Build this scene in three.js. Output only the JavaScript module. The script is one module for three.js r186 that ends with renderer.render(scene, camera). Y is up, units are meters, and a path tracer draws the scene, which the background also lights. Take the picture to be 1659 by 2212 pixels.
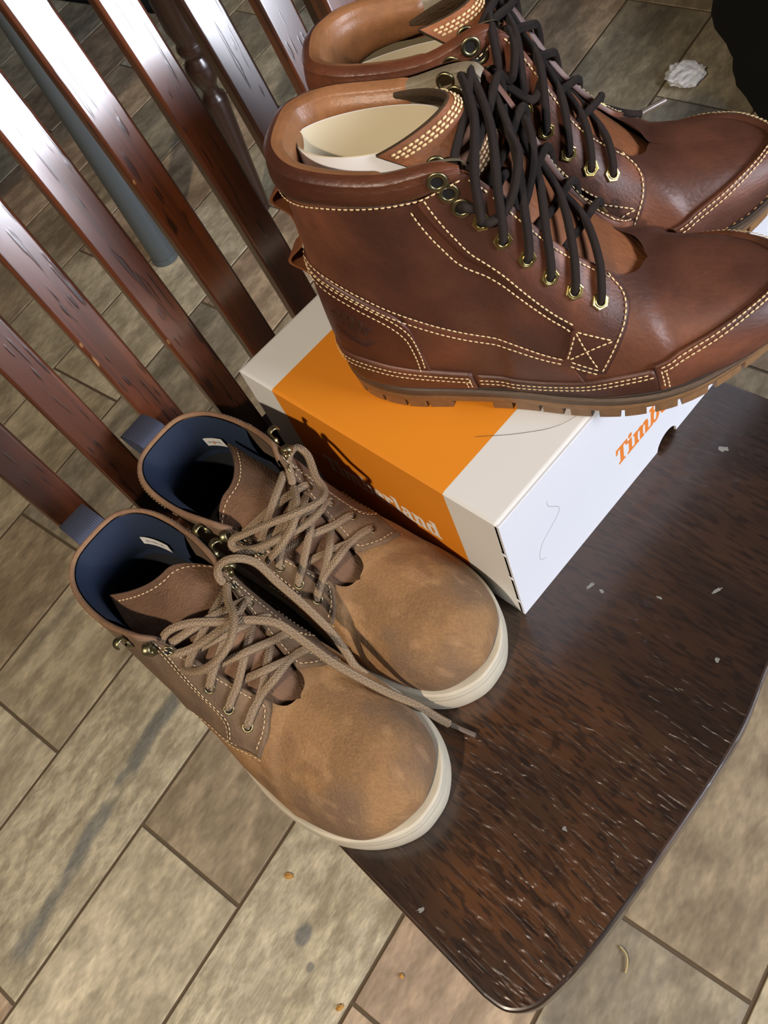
import * as THREE from 'three';
import { mergeGeometries, mergeVertices } from 'three/addons/utils/BufferGeometryUtils.js';
import { RoundedBoxGeometry } from 'three/addons/geometries/RoundedBoxGeometry.js';
import { RectAreaLightUniformsLib } from 'three/addons/lights/RectAreaLightUniformsLib.js';

RectAreaLightUniformsLib.init();
const V = (x, y, z) => new THREE.Vector3(x, y, z);
const scene = new THREE.Scene();

// ---------------------------------------------------------------- camera, sky, lights, exposure
// The chair seat leans back a few degrees; everything standing on it lives in the seat frame
// (origin: front corner of the shoe box lid; +x to the chair's front, +z to its left side).
const FLOOR_DROP = 0.5548, SEAT_Y = -0.123, BOX_W = 0.25, BOX_D = 0.35, BOX_H = 0.123;
const QUAT = new THREE.Quaternion().setFromAxisAngle(V(0, 0, 1), 0.0934855)
  .multiply(new THREE.Quaternion().setFromAxisAngle(V(1, 0, 0), -0.0286455));
const OFFSET = V(0, FLOOR_DROP, 0);
const W = (x, y, z) => V(x, y, z).applyQuaternion(QUAT).add(OFFSET);      // seat frame to world

const camera = new THREE.PerspectiveCamera(64.88, 1659 / 2212, 0.02, 40);
camera.position.copy(W(0.203927, 0.408006, 0.152077));
camera.quaternion.copy(QUAT).multiply(new THREE.Quaternion().setFromEuler(new THREE.Euler(-0.943618, 1.146998, -0.482361, 'YXZ')));
scene.add(camera);

const renderer = new THREE.WebGLRenderer({ antialias: true });
renderer.toneMapping = THREE.LinearToneMapping;
renderer.toneMappingExposure = 1.0;
renderer.shadowMap.enabled = true;
renderer.shadowMap.type = THREE.PCFSoftShadowMap;
scene.background = new THREE.Color(0x0b0d10);

const LAMP = { pos: V(0.30, 2.02, 1.27), power: 14, color: 0xffecd6 };
const WINDOW = { z: -1.1, y: 1.7, w: 1.5, h: 1.3, x: 2.3, power: 11.5, color: 0xebeffc };

// ---------------------------------------------------------------- helpers
let seedState = 7;
const rand = () => { seedState = (seedState + 0x6d2b79f5) | 0; let t = Math.imul(seedState ^ (seedState >>> 15), 1 | seedState); t = (t + Math.imul(t ^ (t >>> 7), 61 | t)) ^ t; return ((t ^ (t >>> 14)) >>> 0) / 4294967296; };
const rr = (a, b) => a + (b - a) * rand();
const clamp = (x, a = 0, b = 1) => Math.min(b, Math.max(a, x));
const lerp = (a, b, t) => a + (b - a) * t;
const smooth = (a, b, x) => { const t = clamp((x - a) / (b - a)); return t * t * (3 - 2 * t); };
const used = new Map();
const numbered = (n) => { const k = used.get(n) || 0; used.set(n, k + 1); return k ? n + '_' + String(k).padStart(3, '0') : n; };
function tag(o, label, category, group, kind) {
  if (label) o.userData.label = label;
  if (category) o.userData.category = category;
  if (group) o.userData.group = group;
  if (kind) o.userData.kind = kind;
  return o;
}
function thing(name, label, category, pos = V(0, 0, 0), yaw = 0, tilted = false, group) {
  const o = new THREE.Group(); o.name = numbered(name);
  if (tilted) { o.position.copy(W(pos.x, pos.y, pos.z)); o.quaternion.copy(QUAT).multiply(new THREE.Quaternion().setFromAxisAngle(V(0, 1, 0), yaw)); }
  else { o.position.copy(pos); o.rotation.y = yaw; }
  scene.add(o);
  return tag(o, label, category, group);
}
function part(name, geo, mat, parent) {
  const m = new THREE.Mesh(Array.isArray(geo) ? merge(geo) : geo, mat);
  m.name = parent === scene ? numbered(name) : name; m.castShadow = m.receiveShadow = true; parent.add(m); return m;
}
function merge(list) {
  const gs = list.map((g) => { g = g.index ? g.toNonIndexed() : g; for (const k of Object.keys(g.attributes)) if (!['position', 'normal', 'uv'].includes(k)) g.deleteAttribute(k); return g; });
  return gs.length === 1 ? gs[0] : mergeGeometries(gs);
}
// grid surface from a function (a, b in 0..1) -> Vector3 ; uvf gives uv
function grid(f, na, nb, uvf = (a, b) => [a, b], flip = false) {
  const pos = [], uv = [], idx = [];
  for (let i = 0; i <= na; i++) for (let j = 0; j <= nb; j++) {
    const p = f(i / na, j / nb); pos.push(p.x, p.y, p.z); uv.push(...uvf(i / na, j / nb));
  }
  for (let i = 0; i < na; i++) for (let j = 0; j < nb; j++) {
    const a = i * (nb + 1) + j, b = a + nb + 1;
    if (flip) idx.push(a, a + 1, b, b, a + 1, b + 1); else idx.push(a, b, a + 1, b, b + 1, a + 1);
  }
  const g = new THREE.BufferGeometry();
  g.setAttribute('position', new THREE.Float32BufferAttribute(pos, 3));
  g.setAttribute('uv', new THREE.Float32BufferAttribute(uv, 2));
  g.setIndex(idx); g.computeVertexNormals(); return g;
}
const tube = (pts, r, seg = 40, rad = 8, closed = false) => new THREE.TubeGeometry(new THREE.CatmullRomCurve3(pts, closed, 'centripetal'), seg, r, rad, closed);
// a flat-oval cord: like a tube, with rounded ends, half width a across the normal and half thickness b
function cord(pts, a, b, up, seg = 60) {
  const c = new THREE.CatmullRomCurve3(pts, false, 'centripetal'), n = 10, L = c.getLength();
  const prev = V(0, 0, 0);
  return grid((s, t) => {
    const p = c.getPointAt(s), tg = c.getTangentAt(s), u = typeof up === 'function' ? up(s, p) : up;
    const side = new THREE.Vector3().crossVectors(tg, u);
    if (side.lengthSq() < 1e-4) side.copy(prev); side.normalize(); prev.copy(side);
    const nn = new THREE.Vector3().crossVectors(side, tg).normalize(), e = Math.min(1, Math.min(s, 1 - s) * L / b + 0.02), k = Math.sqrt(1 - (1 - e) ** 2);
    return p.clone().addScaledVector(side, a * k * Math.cos(t * 2 * Math.PI)).addScaledVector(nn, -b * k * Math.sin(t * 2 * Math.PI));
  }, seg, n, (s, t) => [t * 0.008, s * L]);
}
// ---------------------------------------------------------------- noise and textures
const hash = (x, y, s) => { let h = Math.imul(x, 374761393) ^ Math.imul(y, 668265263) ^ Math.imul(s, 2147483647 - 61); h = Math.imul(h ^ (h >>> 13), 1274126177); return ((h ^ (h >>> 16)) >>> 0) / 4294967296; };
function vnoise(x, y, px, py, s) {
  const xi = Math.floor(x), yi = Math.floor(y), fx = x - xi, fy = y - yi, u = fx * fx * (3 - 2 * fx), v = fy * fy * (3 - 2 * fy);
  const m = (a, p) => ((a % p) + p) % p, x0 = m(xi, px), x1 = m(xi + 1, px), y0 = m(yi, py), y1 = m(yi + 1, py);
  return lerp(lerp(hash(x0, y0, s), hash(x1, y0, s), u), lerp(hash(x0, y1, s), hash(x1, y1, s), u), v);
}
function fbm(x, y, fx, fy, oct, s) {             // x, y in 0..1, tileable
  let a = 0, w = 0.5, n = 0;
  for (let i = 0; i < oct; i++) { a += w * vnoise(x * fx, y * fy, fx, fy, s + i * 17); n += w; w *= 0.5; fx *= 2; fy *= 2; }
  return a / n;
}
function dataTex(w, h, fn, srgb = true, rep = [1, 1]) {
  const d = new Uint8Array(w * h * 4);
  for (let j = 0; j < h; j++) for (let i = 0; i < w; i++) {
    const c = fn(i / w, j / h), k = (j * w + i) * 4;
    if (typeof c === 'number') d[k] = d[k + 1] = d[k + 2] = clamp(c) * 255; else { d[k] = clamp(c[0], 0, 255); d[k + 1] = clamp(c[1], 0, 255); d[k + 2] = clamp(c[2], 0, 255); }
    d[k + 3] = 255;
  }
  const t = new THREE.DataTexture(d, w, h, THREE.RGBAFormat);
  t.magFilter = THREE.LinearFilter; t.minFilter = THREE.LinearMipmapLinearFilter; t.generateMipmaps = true;
  t.wrapS = t.wrapT = THREE.RepeatWrapping; t.repeat.set(...rep);
  if (srgb) t.colorSpace = THREE.SRGBColorSpace;
  t.needsUpdate = true; return t;
}
const mix3 = (a, b, t) => [lerp(a[0], b[0], t), lerp(a[1], b[1], t), lerp(a[2], b[2], t)];
const std = (o) => new THREE.MeshStandardMaterial(o);
const phys = (o) => new THREE.MeshPhysicalMaterial(o);

// ---------------------------------------------------------------- materials
// leather: uv in metres, one repeat per 0.34 m
function leatherMap(dark, mid, light, s, worn) {
  return dataTex(1024, 1024, (x, y) => {
    const a = fbm(x, y, 3, 4, 4, s), b = fbm(x, y, 9, 7, 4, s + 5), f = fbm(x, y, 160, 160, 2, s + 9), g = fbm(x, y, 40, 30, 3, s + 31);
    let c = mix3(dark, mid, smooth(0.3, 0.62, a * 0.6 + b * 0.4));
    c = mix3(c, light, worn * smooth(0.55, 0.8, b * 0.55 + a * 0.45));
    const k = 0.88 + 0.14 * g + 0.1 * f; return [c[0] * k, c[1] * k, c[2] * k];
  }, true, [1 / 0.34, 1 / 0.34]);
}
const leatherBump = dataTex(1024, 1024, (x, y) => 0.55 * fbm(x, y, 170, 170, 3, 77) + 0.25 * fbm(x, y, 30, 30, 3, 78) + 0.2 * Math.abs(fbm(x, y, 22, 50, 3, 79) - 0.5) * 2, false, [1 / 0.34, 1 / 0.34]);
const suedeBump = dataTex(512, 512, (x, y) => 0.5 * fbm(x, y, 128, 128, 2, 177) + 0.3 * fbm(x, y, 24, 24, 3, 178) + 0.2 * fbm(x, y, 50, 22, 3, 179), false, [1 / 0.17, 1 / 0.17]);
const mLeather = phys({ map: leatherMap([70, 41, 30], [107, 64, 45], [146, 92, 60], 11, 0.8), roughness: 0.5, bumpMap: leatherBump, bumpScale: 0.00026, sheen: 0.15, sheenRoughness: 0.5, sheenColor: new THREE.Color(0.5, 0.35, 0.25) });
const mLeatherToe = phys({ map: leatherMap([68, 41, 31], [104, 64, 46], [144, 92, 62], 23, 0.8), roughness: 0.46, bumpMap: leatherBump, bumpScale: 0.0003 });
const mLeatherDark = phys({ map: leatherMap([62, 32, 22], [84, 46, 31], [104, 58, 38], 31, 0.3), roughness: 0.46, bumpMap: leatherBump, bumpScale: 0.0004 });
const mCollar = phys({ map: leatherMap([70, 38, 25], [98, 56, 35], [124, 74, 48], 37, 0.5), roughness: 0.4, bumpMap: leatherBump, bumpScale: 0.0003 });
const mCollarLining = phys({ map: leatherMap([128, 86, 54], [148, 102, 66], [164, 116, 78], 41, 0.4), roughness: 0.42, bumpMap: leatherBump, bumpScale: 0.0002 });
const mTongue = phys({ map: leatherMap([98, 58, 32], [138, 82, 44], [164, 102, 58], 47, 0.6), roughness: 0.62, bumpMap: leatherBump, bumpScale: 0.0007 });
const mTongueBack = std({ map: leatherMap([74, 56, 34], [92, 70, 44], [104, 82, 54], 53, 0.4), roughness: 0.95, bumpMap: suedeBump, bumpScale: 0.0008 });
const mOlive = std({ map: leatherMap([104, 94, 76], [124, 113, 92], [140, 128, 106], 59, 0.4), roughness: 0.5, bumpMap: leatherBump, bumpScale: 0.0003 });
const mWeave = std({ map: dataTex(256, 256, (x, y) => { const w = 0.5 + 0.5 * Math.sin((x + y) * 2 * Math.PI * 24); const k = 0.75 + 0.25 * w; return [122 * k, 110 * k, 84 * k]; }, true, [1 / 0.05, 1 / 0.05]), roughness: 0.9 });
const mThread = std({ color: 0xe2c99a, roughness: 0.75 });
const mThreadWelt = std({ color: 0x9a7446, roughness: 0.8 });
const mLace = std({ color: 0x3a2a22, roughness: 0.85, bumpMap: dataTex(64, 64, (x, y) => 0.5 + 0.5 * Math.sin((x * 4 + y * 2) * 2 * Math.PI) * Math.sin((x * 4 - y * 2) * 2 * Math.PI), false, [1 / 0.008, 1 / 0.004]), bumpScale: 0.0006 });
const mBrass = phys({ color: 0xb9a66a, metalness: 1, roughness: 0.32 });
const mBrassDull = phys({ color: 0x8b8464, metalness: 1, roughness: 0.38 });
const mHole = std({ color: 0x070605, roughness: 0.9 });
const mMidsole = std({ map: leatherMap([74, 60, 48], [88, 72, 58], [100, 84, 68], 61, 0.4), roughness: 0.6, bumpMap: leatherBump, bumpScale: 0.0004 });
const mWeltDark = std({ color: 0x2c2119, roughness: 0.7 });
const mGum = phys({ map: leatherMap([118, 88, 58], [140, 106, 72], [160, 124, 88], 67, 0.4), roughness: 0.5, bumpMap: leatherBump, bumpScale: 0.0004 });
const mStrap = std({ map: leatherMap([92, 52, 28], [118, 70, 38], [134, 84, 48], 71, 0.5), roughness: 0.6 });
// suede
const mVamp = phys({ map: dataTex(1024, 1024, (x, y) => {
  const a = fbm(x, y, 4, 3, 3, 101), b = fbm(x, y, 12, 9, 4, 107), f = fbm(x, y, 200, 200, 2, 109), st = fbm(x, y, 9, 14, 3, 113);
  let c = mix3([128, 95, 60], [142, 107, 67], smooth(0.35, 0.65, b));
  c = mix3(c, [102, 81, 62], 0.75 * smooth(0.46, 0.7, a)); c = mix3(c, [180, 144, 104], 0.3 * smooth(0.58, 0.75, st));
  const k = 0.9 + 0.18 * f; return [c[0] * k, c[1] * k, c[2] * k];
}, true, [1 / 0.2, 1 / 0.2]), roughness: 0.82, bumpMap: suedeBump, bumpScale: 0.0006, sheen: 0.25, sheenRoughness: 0.6, sheenColor: new THREE.Color(0.45, 0.36, 0.28) });
const suedeMap = (a, b, c, s) => leatherMap(a, b, c, s, 0.5);
const mRim = std({ map: leatherMap([112, 84, 62], [136, 104, 76], [152, 120, 90], 163, 0.5), roughness: 0.85, bumpMap: suedeBump, bumpScale: 0.0005 });
const mQuarter = phys({ map: suedeMap([90, 71, 53], [114, 91, 67], [134, 110, 84], 131), roughness: 0.86, bumpMap: suedeBump, bumpScale: 0.0007, sheen: 0.2, sheenRoughness: 0.6, sheenColor: new THREE.Color(0.4, 0.33, 0.27) });
const mSuedeTongue = phys({ map: suedeMap([96, 70, 50], [120, 88, 64], [142, 106, 80], 137), roughness: 0.86, bumpMap: suedeBump, bumpScale: 0.0009, sheen: 0.2, sheenRoughness: 0.6, sheenColor: new THREE.Color(0.4, 0.33, 0.27) });
const mSuedeEdge = std({ map: suedeMap([70, 54, 40], [88, 70, 52], [104, 84, 64], 139), roughness: 0.95, bumpMap: suedeBump, bumpScale: 0.001 });
const mNavy = phys({ map: dataTex(256, 256, (x, y) => { const w = 0.5 + 0.5 * Math.sin((x * 20 + y * 20 + 0.7 * Math.abs(((y * 6) % 1) - 0.5)) * 2 * Math.PI), k = 0.78 + 0.3 * w; return [20 * k, 36 * k, 60 * k]; }, true, [1 / 0.03, 1 / 0.03]), roughness: 0.75, sheen: 0.25, sheenRoughness: 0.5, sheenColor: new THREE.Color(0.08, 0.12, 0.18) });
const mNavyDark = std({ color: 0x0d1016, roughness: 0.95 });
const mNavyWeb = std({ map: dataTex(128, 128, (x, y) => { const k = 0.72 + 0.34 * (0.5 + 0.5 * Math.sin(x * 2 * Math.PI * 12)); return [58 * k, 64 * k, 84 * k]; }, true, [1 / 0.02, 1 / 0.02]), roughness: 0.8 });
const mCream = std({ map: dataTex(512, 512, (x, y) => { const n = fbm(x, y, 8, 8, 5, 151), k = 0.9 + 0.16 * n; return [190 * k, 181 * k, 160 * k]; }, true, [1 / 0.2, 1 / 0.2]), roughness: 0.62 });
const laceTanTex = dataTex(64, 64, (x, y) => { const w = Math.sin(x * 2 * Math.PI * 6 + Math.abs(((y * 2) % 1) - 0.5) * 8), k = 0.92 + 0.08 * w; return [142 * k, 120 * k, 93 * k]; }, true, [1 / 0.008, 1 / 0.008]);
const mLaceTan = std({ map: laceTanTex, roughness: 0.85, bumpMap: dataTex(64, 64, (x, y) => 0.5 + 0.5 * Math.sin(x * 2 * Math.PI * 6 + Math.abs(((y * 4) % 1) - 0.5) * 6), false, [1 / 0.008, 1 / 0.008]), bumpScale: 0.0004 });
const mThreadTan = std({ color: 0xc9b08a, roughness: 0.8 });
const mAglet = phys({ color: 0x6b6058, roughness: 0.3, clearcoat: 0.5 });
// paper, card
const mCardCream = std({ color: 0xd8cdb0, roughness: 0.85, side: THREE.DoubleSide });
const mCardWhite = std({ color: 0xe9eaec, roughness: 0.7, side: THREE.DoubleSide });
const mPaper = std({ color: 0xe6e6e2, roughness: 0.75 });
const mCorrugate = std({ color: 0x6d5a48, roughness: 0.9 });
// wood
const mSeat = phys({ map: dataTex(2048, 1024, (x, y) => {       // x along the grain (0.5 m), y across (0.5 m)
  const wob = 0.05 * fbm(x, y, 3, 4, 3, 201), yy = y + wob;
  const band = fbm(x, yy, 2, 14, 4, 203), fine = fbm(x, yy, 30, 210, 3, 207), pore = fbm(x, yy, 55, 300, 2, 211), worn = fbm(x, y, 3, 3, 4, 223);
  const wear = 0.3 + 0.7 * Math.exp(-(((x - 0.16) / 0.17) ** 2) - (((y - 0.26) / 0.2) ** 2));
  let c = mix3([40, 28, 21], [56, 39, 28], smooth(0.35, 0.65, band)); c = mix3(c, [94, 58, 31], 0.9 * wear * smooth(0.44, 0.62, worn));
  c = mix3(c, [30, 19, 15], 0.45 * smooth(0.52, 0.68, fine)); c = mix3(c, [22, 15, 12], 0.5 * smooth(0.6, 0.72, pore));
  return c;
}, true, [2, 2]), roughness: 0.36, roughnessMap: null, bumpMap: dataTex(2048, 1024, (x, y) => {
  const yy = y + 0.05 * fbm(x, y, 3, 4, 3, 201), where = smooth(0.42, 0.62, fbm(x, y, 4, 6, 3, 231));
  return 0.75 - 0.6 * where * smooth(0.55, 0.7, fbm(x, yy, 34, 150, 3, 233)) - 0.3 * smooth(0.6, 0.75, fbm(x, yy, 26, 300, 2, 211));
}, false, [2, 2]), bumpScale: 0.0008, clearcoat: 0.7, clearcoatRoughness: 0.18 });
const slatTex = dataTex(512, 1024, (x, y) => {                   // y along the grain
  const f = fbm(x, y, 60, 6, 3, 251), p = fbm(x, y, 90, 22, 2, 257), b = fbm(x, y, 4, 3, 3, 259);
  let c = mix3([52, 27, 15], [98, 50, 25], smooth(0.35, 0.7, b)); c = mix3(c, [38, 22, 14], 0.3 * smooth(0.5, 0.7, f)); return mix3(c, [18, 11, 9], 0.55 * smooth(0.7, 0.8, p));
}, true, [1 / 0.2, 1 / 0.5]);
const mSlat = phys({ map: slatTex, roughness: 0.28, bumpMap: dataTex(512, 1024, (x, y) => 0.7 - 0.5 * smooth(0.7, 0.82, fbm(x, y, 90, 22, 2, 257)), false, [1 / 0.2, 1 / 0.5]), bumpScale: 0.0003, ior: 2.0, clearcoat: 1, clearcoatRoughness: 0.18 });
const mDarkWood = phys({ color: 0x2e1b13, roughness: 0.35, clearcoat: 0.8, clearcoatRoughness: 0.12 });
const mRawWood = std({ color: 0x94683f, roughness: 0.8 });
// floor tiles
function tileTex(base, alt, streak, s, amt, extra) {
  return dataTex(512, 1024, (x, y) => {                          // y along the tile
    const wob = 0.09 * fbm(x, y, 4, 3, 3, s);
    const b = fbm(x + wob, y, 3, 2, 4, s + 1), st = fbm(x + wob, y, 7, 2, 4, s + 2), f = fbm(x, y, 100, 90, 3, s + 3), g = fbm(x, y, 34, 44, 3, s + 4), kn = fbm(x + wob, y, 14, 3, 3, s + 6);
    let c = mix3(base, alt, smooth(0.36, 0.66, b)); c = mix3(c, streak, 0.7 * amt * smooth(0.56, 0.76, st)); c = mix3(c, [c[0] * 0.8, c[1] * 0.79, c[2] * 0.76], 0.35 * smooth(0.56, 0.7, kn));
    const mo = fbm(x, y, 16, 20, 4, s + 8); c = mix3(c, [c[0] * 1.12, c[1] * 1.12, c[2] * 1.12], smooth(0.5, 0.66, mo) * 0.7); c = mix3(c, [c[0] * 0.86, c[1] * 0.85, c[2] * 0.83], smooth(0.5, 0.34, mo) * 0.6);
    if (extra) c = extra(c, x, y, s);
    const k = 0.8 + 0.22 * f + 0.18 * g; return [c[0] * k, c[1] * k, c[2] * k];
  }, true, [1, 1]);
}
const tileBump = dataTex(512, 1024, (x, y) => 0.6 * fbm(x, y, 40, 10, 4, 301) + 0.4 * fbm(x, y, 8, 4, 4, 303), false);
const greyVein = (c, x, y, s) => { // one long blue-grey vein down the tile
  const m = lerp(0.86, 0.48, y) + 0.16 * (fbm(x, y, 2, 5, 4, s + 40) - 0.5), d = Math.abs(x - m), w = 0.05 + 0.09 * fbm(x, y, 3, 6, 3, s + 44);
  return mix3(c, [104, 104, 98], 0.8 * smooth(w, w * 0.3, d) * smooth(0.3, 0.55, fbm(x, y, 6, 9, 3, s + 48) + 0.1) * smooth(0.02, 0.12, y) * smooth(0.99, 0.9, y));
};
const greySpots = (c, x, y) => { for (const [cx, cy, rx, ry, k] of [[0.5, 0.55, 0.055, 0.026, 0.8], [0.65, 0.505, 0.026, 0.011, 0.6]]) c = mix3(c, [98, 98, 94], k * smooth(1.25, 0.7, Math.hypot((x - cx) / rx, (y - cy) / ry) + 0.5 * (fbm(x, y, 14, 24, 3, 47) - 0.5))); return c; };
const tileSets = [
  [[160, 148, 122], [170, 159, 133], [122, 115, 101], 0.6], [[168, 157, 130], [180, 169, 143], [142, 131, 109], 0.4], [[142, 127, 103], [154, 139, 114], [112, 99, 82], 0.4],
  [[154, 133, 109], [168, 148, 122], [130, 109, 89], 0.4], [[146, 136, 114], [158, 148, 126], [114, 108, 97], 0.6], [[160, 149, 123], [170, 160, 134], [128, 121, 104], 0.4, greyVein], [[168, 158, 130], [178, 168, 142], [142, 131, 109], 0.3, greySpots],
].map(([a, b, c, k, e], i) => phys({ map: tileTex(a, b, c, 311 + i * 13, k, e), roughness: 0.48, bumpMap: tileBump, bumpScale: 0.0005 }));
const mGrout = std({ color: 0x5a4c38, roughness: 0.95 });
const mWall = std({ color: 0x37332d, roughness: 0.9 });
const mCeil = std({ color: 0x4c4842, roughness: 0.95 });
const mGreyMetal = phys({ color: 0x5c6468, roughness: 0.4, metalness: 0.3 });
const mBlack = std({ color: 0x07090a, roughness: 0.95 });

// ---------------------------------------------------------------- the room
const RX0 = -3.2, RX1 = 2.4, RZ0 = -3.4, RZ1 = 3.0, RH = 2.5;
const structure = (name, geo, mat, parent = scene) => { const m = part(name, geo, mat, parent); if (parent === scene) m.userData.kind = 'structure'; return m; };
const boxAt = (x0, x1, y0, y1, z0, z1) => { const g = new THREE.BoxGeometry(x1 - x0, y1 - y0, z1 - z0); g.translate((x0 + x1) / 2, (y0 + y1) / 2, (z0 + z1) / 2); return g; };
const floor = structure('floor', boxAt(RX0 - 0.1, RX1 + 0.1, -0.12, -0.0015, RZ0 - 0.1, RZ1 + 0.1), mGrout);
structure('ceiling', boxAt(RX0 - 0.1, RX1 + 0.1, RH, RH + 0.12, RZ0 - 0.1, RZ1 + 0.1), mCeil);
structure('wall_back', boxAt(RX0 - 0.1, RX0, 0, RH, RZ0 - 0.1, RZ1 + 0.1), mWall);
structure('wall_right', boxAt(RX0, RX1, 0, RH, RZ0 - 0.1, RZ0), mWall);
structure('wall_left', boxAt(RX0, RX1, 0, RH, RZ1, RZ1 + 0.1), mWall);
{ // front wall with the window opening
  const { z, y, w, h } = WINDOW, z0 = z - w / 2, z1 = z + w / 2, y0 = y - h / 2, y1 = y + h / 2;
  structure('wall_front', [boxAt(RX1, RX1 + 0.1, 0, y0, RZ0 - 0.1, RZ1 + 0.1), boxAt(RX1, RX1 + 0.1, y1, RH, RZ0 - 0.1, RZ1 + 0.1), boxAt(RX1, RX1 + 0.1, y0, y1, RZ0 - 0.1, z0), boxAt(RX1, RX1 + 0.1, y0, y1, z1, RZ1 + 0.1)], mWall);
  const win = new THREE.Group(); win.name = 'window_1'; win.userData.kind = 'structure'; scene.add(win);
  const fr = std({ color: 0xdedede, roughness: 0.5 });
  part('window_frame', [boxAt(RX1 - 0.02, RX1 + 0.06, y0 - 0.05, y0, z0 - 0.05, z1 + 0.05), boxAt(RX1 - 0.02, RX1 + 0.06, y1, y1 + 0.05, z0 - 0.05, z1 + 0.05), boxAt(RX1 - 0.02, RX1 + 0.06, y0, y1, z0 - 0.05, z0), boxAt(RX1 - 0.02, RX1 + 0.06, y0, y1, z1, z1 + 0.05), boxAt(RX1, RX1 + 0.04, y0, y1, z - 0.02, z + 0.02)], fr, win);
  part('window_blind', boxAt(RX1 + 0.05, RX1 + 0.06, y0, y1, z0, z1), std({ color: 0x222222, emissive: new THREE.Color(WINDOW.color), emissiveIntensity: WINDOW.power * 0.95, roughness: 0.9 }), win);
  const l = new THREE.RectAreaLight(WINDOW.color, WINDOW.power, w, h); l.position.set(RX1 - 0.03, y, z); l.lookAt(RX1 - 1, y, z); scene.add(l);
}
{ // pendant lamp over the place where the photographer stands
  const t = thing('pendant_lamp', 'small round pendant lamp with a warm glowing diffuser hanging from the ceiling', 'lamp', LAMP.pos.clone());
  const prof = [[0.03, 0.16], [0.045, 0.155], [0.10, 0.06], [0.125, 0.0], [0.123, 0.0], [0.098, 0.058], [0.043, 0.15], [0.0, 0.15]].map((p) => new THREE.Vector2(...p));
  part('lamp_shade', new THREE.LatheGeometry(prof, 48), std({ color: 0x3a3733, roughness: 0.6 }), t);
  const cd = new THREE.CylinderGeometry(0.004, 0.004, RH - LAMP.pos.y - 0.15, 8); cd.translate(0, (RH - LAMP.pos.y + 0.15) / 2, 0); part('cord', cd, mBlack, t);
  part('diffuser', new THREE.CylinderGeometry(0.05, 0.05, 0.015, 40).translate(0, 0.03, 0), std({ color: 0xfff4e0, emissive: new THREE.Color(LAMP.color), emissiveIntensity: 14, roughness: 0.6 }), t);
  const l = new THREE.SpotLight(LAMP.color, LAMP.power, 0, 1.4, 0.35, 2); l.position.set(LAMP.pos.x, LAMP.pos.y + 0.012, LAMP.pos.z); l.target.position.set(LAMP.pos.x, 0, LAMP.pos.z - 0.35); l.castShadow = true; l.shadow.mapSize.set(2048, 2048); l.shadow.radius = 2.0;
  scene.add(l, l.target);
}
{ // floor tiles, each a piece of the floor
  const T = 0.16726, O = -0.03435, L = 0.471, yaw = -0.125218, G = 0.0042, TH = 0.012;
  const d2 = V(Math.cos(yaw), 0, Math.sin(yaw)), d1 = V(Math.sin(yaw), 0, -Math.cos(yaw));
  const variants = [];
  for (let v = 0; v < 9; v++) {
    const w = T / 2 - G / 2, l = L / 2 - G / 2, b = 0.0007, pos = [], uv = [], u0 = rand(), v0 = rand(), fl = v % 2 ? -1 : 1;
    const ring = [[w, l, -TH], [w, l, -b], [w - b, l - b, 0]];
    const P = (k, i) => { const [a, c, y] = ring[k], s = [[-1, -1], [1, -1], [1, 1], [-1, 1]][i % 4]; return [s[0] * a, y, s[1] * c]; };
    const put = (p) => { pos.push(...p); if (v === 8) uv.push(0.5 + p[0] / T, 0.5 - p[2] / L); else uv.push(u0 + fl * p[0] / (T * 1.9), v0 + p[2] / (L * 1.6)); };
    for (let k = 0; k < 2; k++) for (let i = 0; i < 4; i++) { const a = P(k, i), c = P(k, i + 1), d = P(k + 1, i + 1), e = P(k + 1, i); [a, d, c, a, e, d].forEach(put); }
    [P(2, 0), P(2, 2), P(2, 1), P(2, 0), P(2, 3), P(2, 2)].forEach(put);
    const g = new THREE.BufferGeometry(); g.setAttribute('position', new THREE.Float32BufferAttribute(pos, 3)); g.setAttribute('uv', new THREE.Float32BufferAttribute(uv, 2)); g.computeVertexNormals(); variants.push(g);
  }
  const frustum = new THREE.Frustum(); camera.updateMatrixWorld(); camera.updateProjectionMatrix();
  const wide = camera.clone(); wide.fov = 80; wide.updateProjectionMatrix();
  frustum.setFromProjectionMatrix(new THREE.Matrix4().multiplyMatrices(wide.projectionMatrix, wide.matrixWorldInverse.copy(camera.matrixWorld).invert()));
  const pal = { '-3:-1': 5, '-1:-1': 6, '-2:-1': 1, '-2:0': 2, '-2:-2': 0, '-4:-2': 3, '-1:-2': 1, '0:-1': 3, '-4:-1': 1, '-5:-1': 2, '-4:0': 0, '1:0': 2, '1:-1': 4, '2:-1': 2 };
  for (let r = -20; r <= 8; r++) for (let j = -6; j <= 8; j++) {
    const s = (r % 2 === 0 ? -0.36 : -0.127) + (j + 0.5) * L, q = (r + 0.5) * T + O;
    const c = V(0, 0, 0).addScaledVector(d2, q).addScaledVector(d1, s);
    if (c.x < RX0 - 0.05 || c.x > RX1 || c.z < RZ0 || c.z > RZ1 || !frustum.intersectsSphere(new THREE.Sphere(c, 0.26))) { rand(); rand(); continue; }
    const key = r + ':' + j, mi = pal[key] ?? Math.floor(rand() * 5), v8 = Math.floor(rand() * 8), vi = mi > 4 ? 8 : v8;
    const m = part('tile', variants[vi], tileSets[mi], floor); m.position.copy(c); m.position.y = hash(r + 50, j + 50, 3) * 0.0006; m.rotation.y = -yaw;
  }
}

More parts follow.
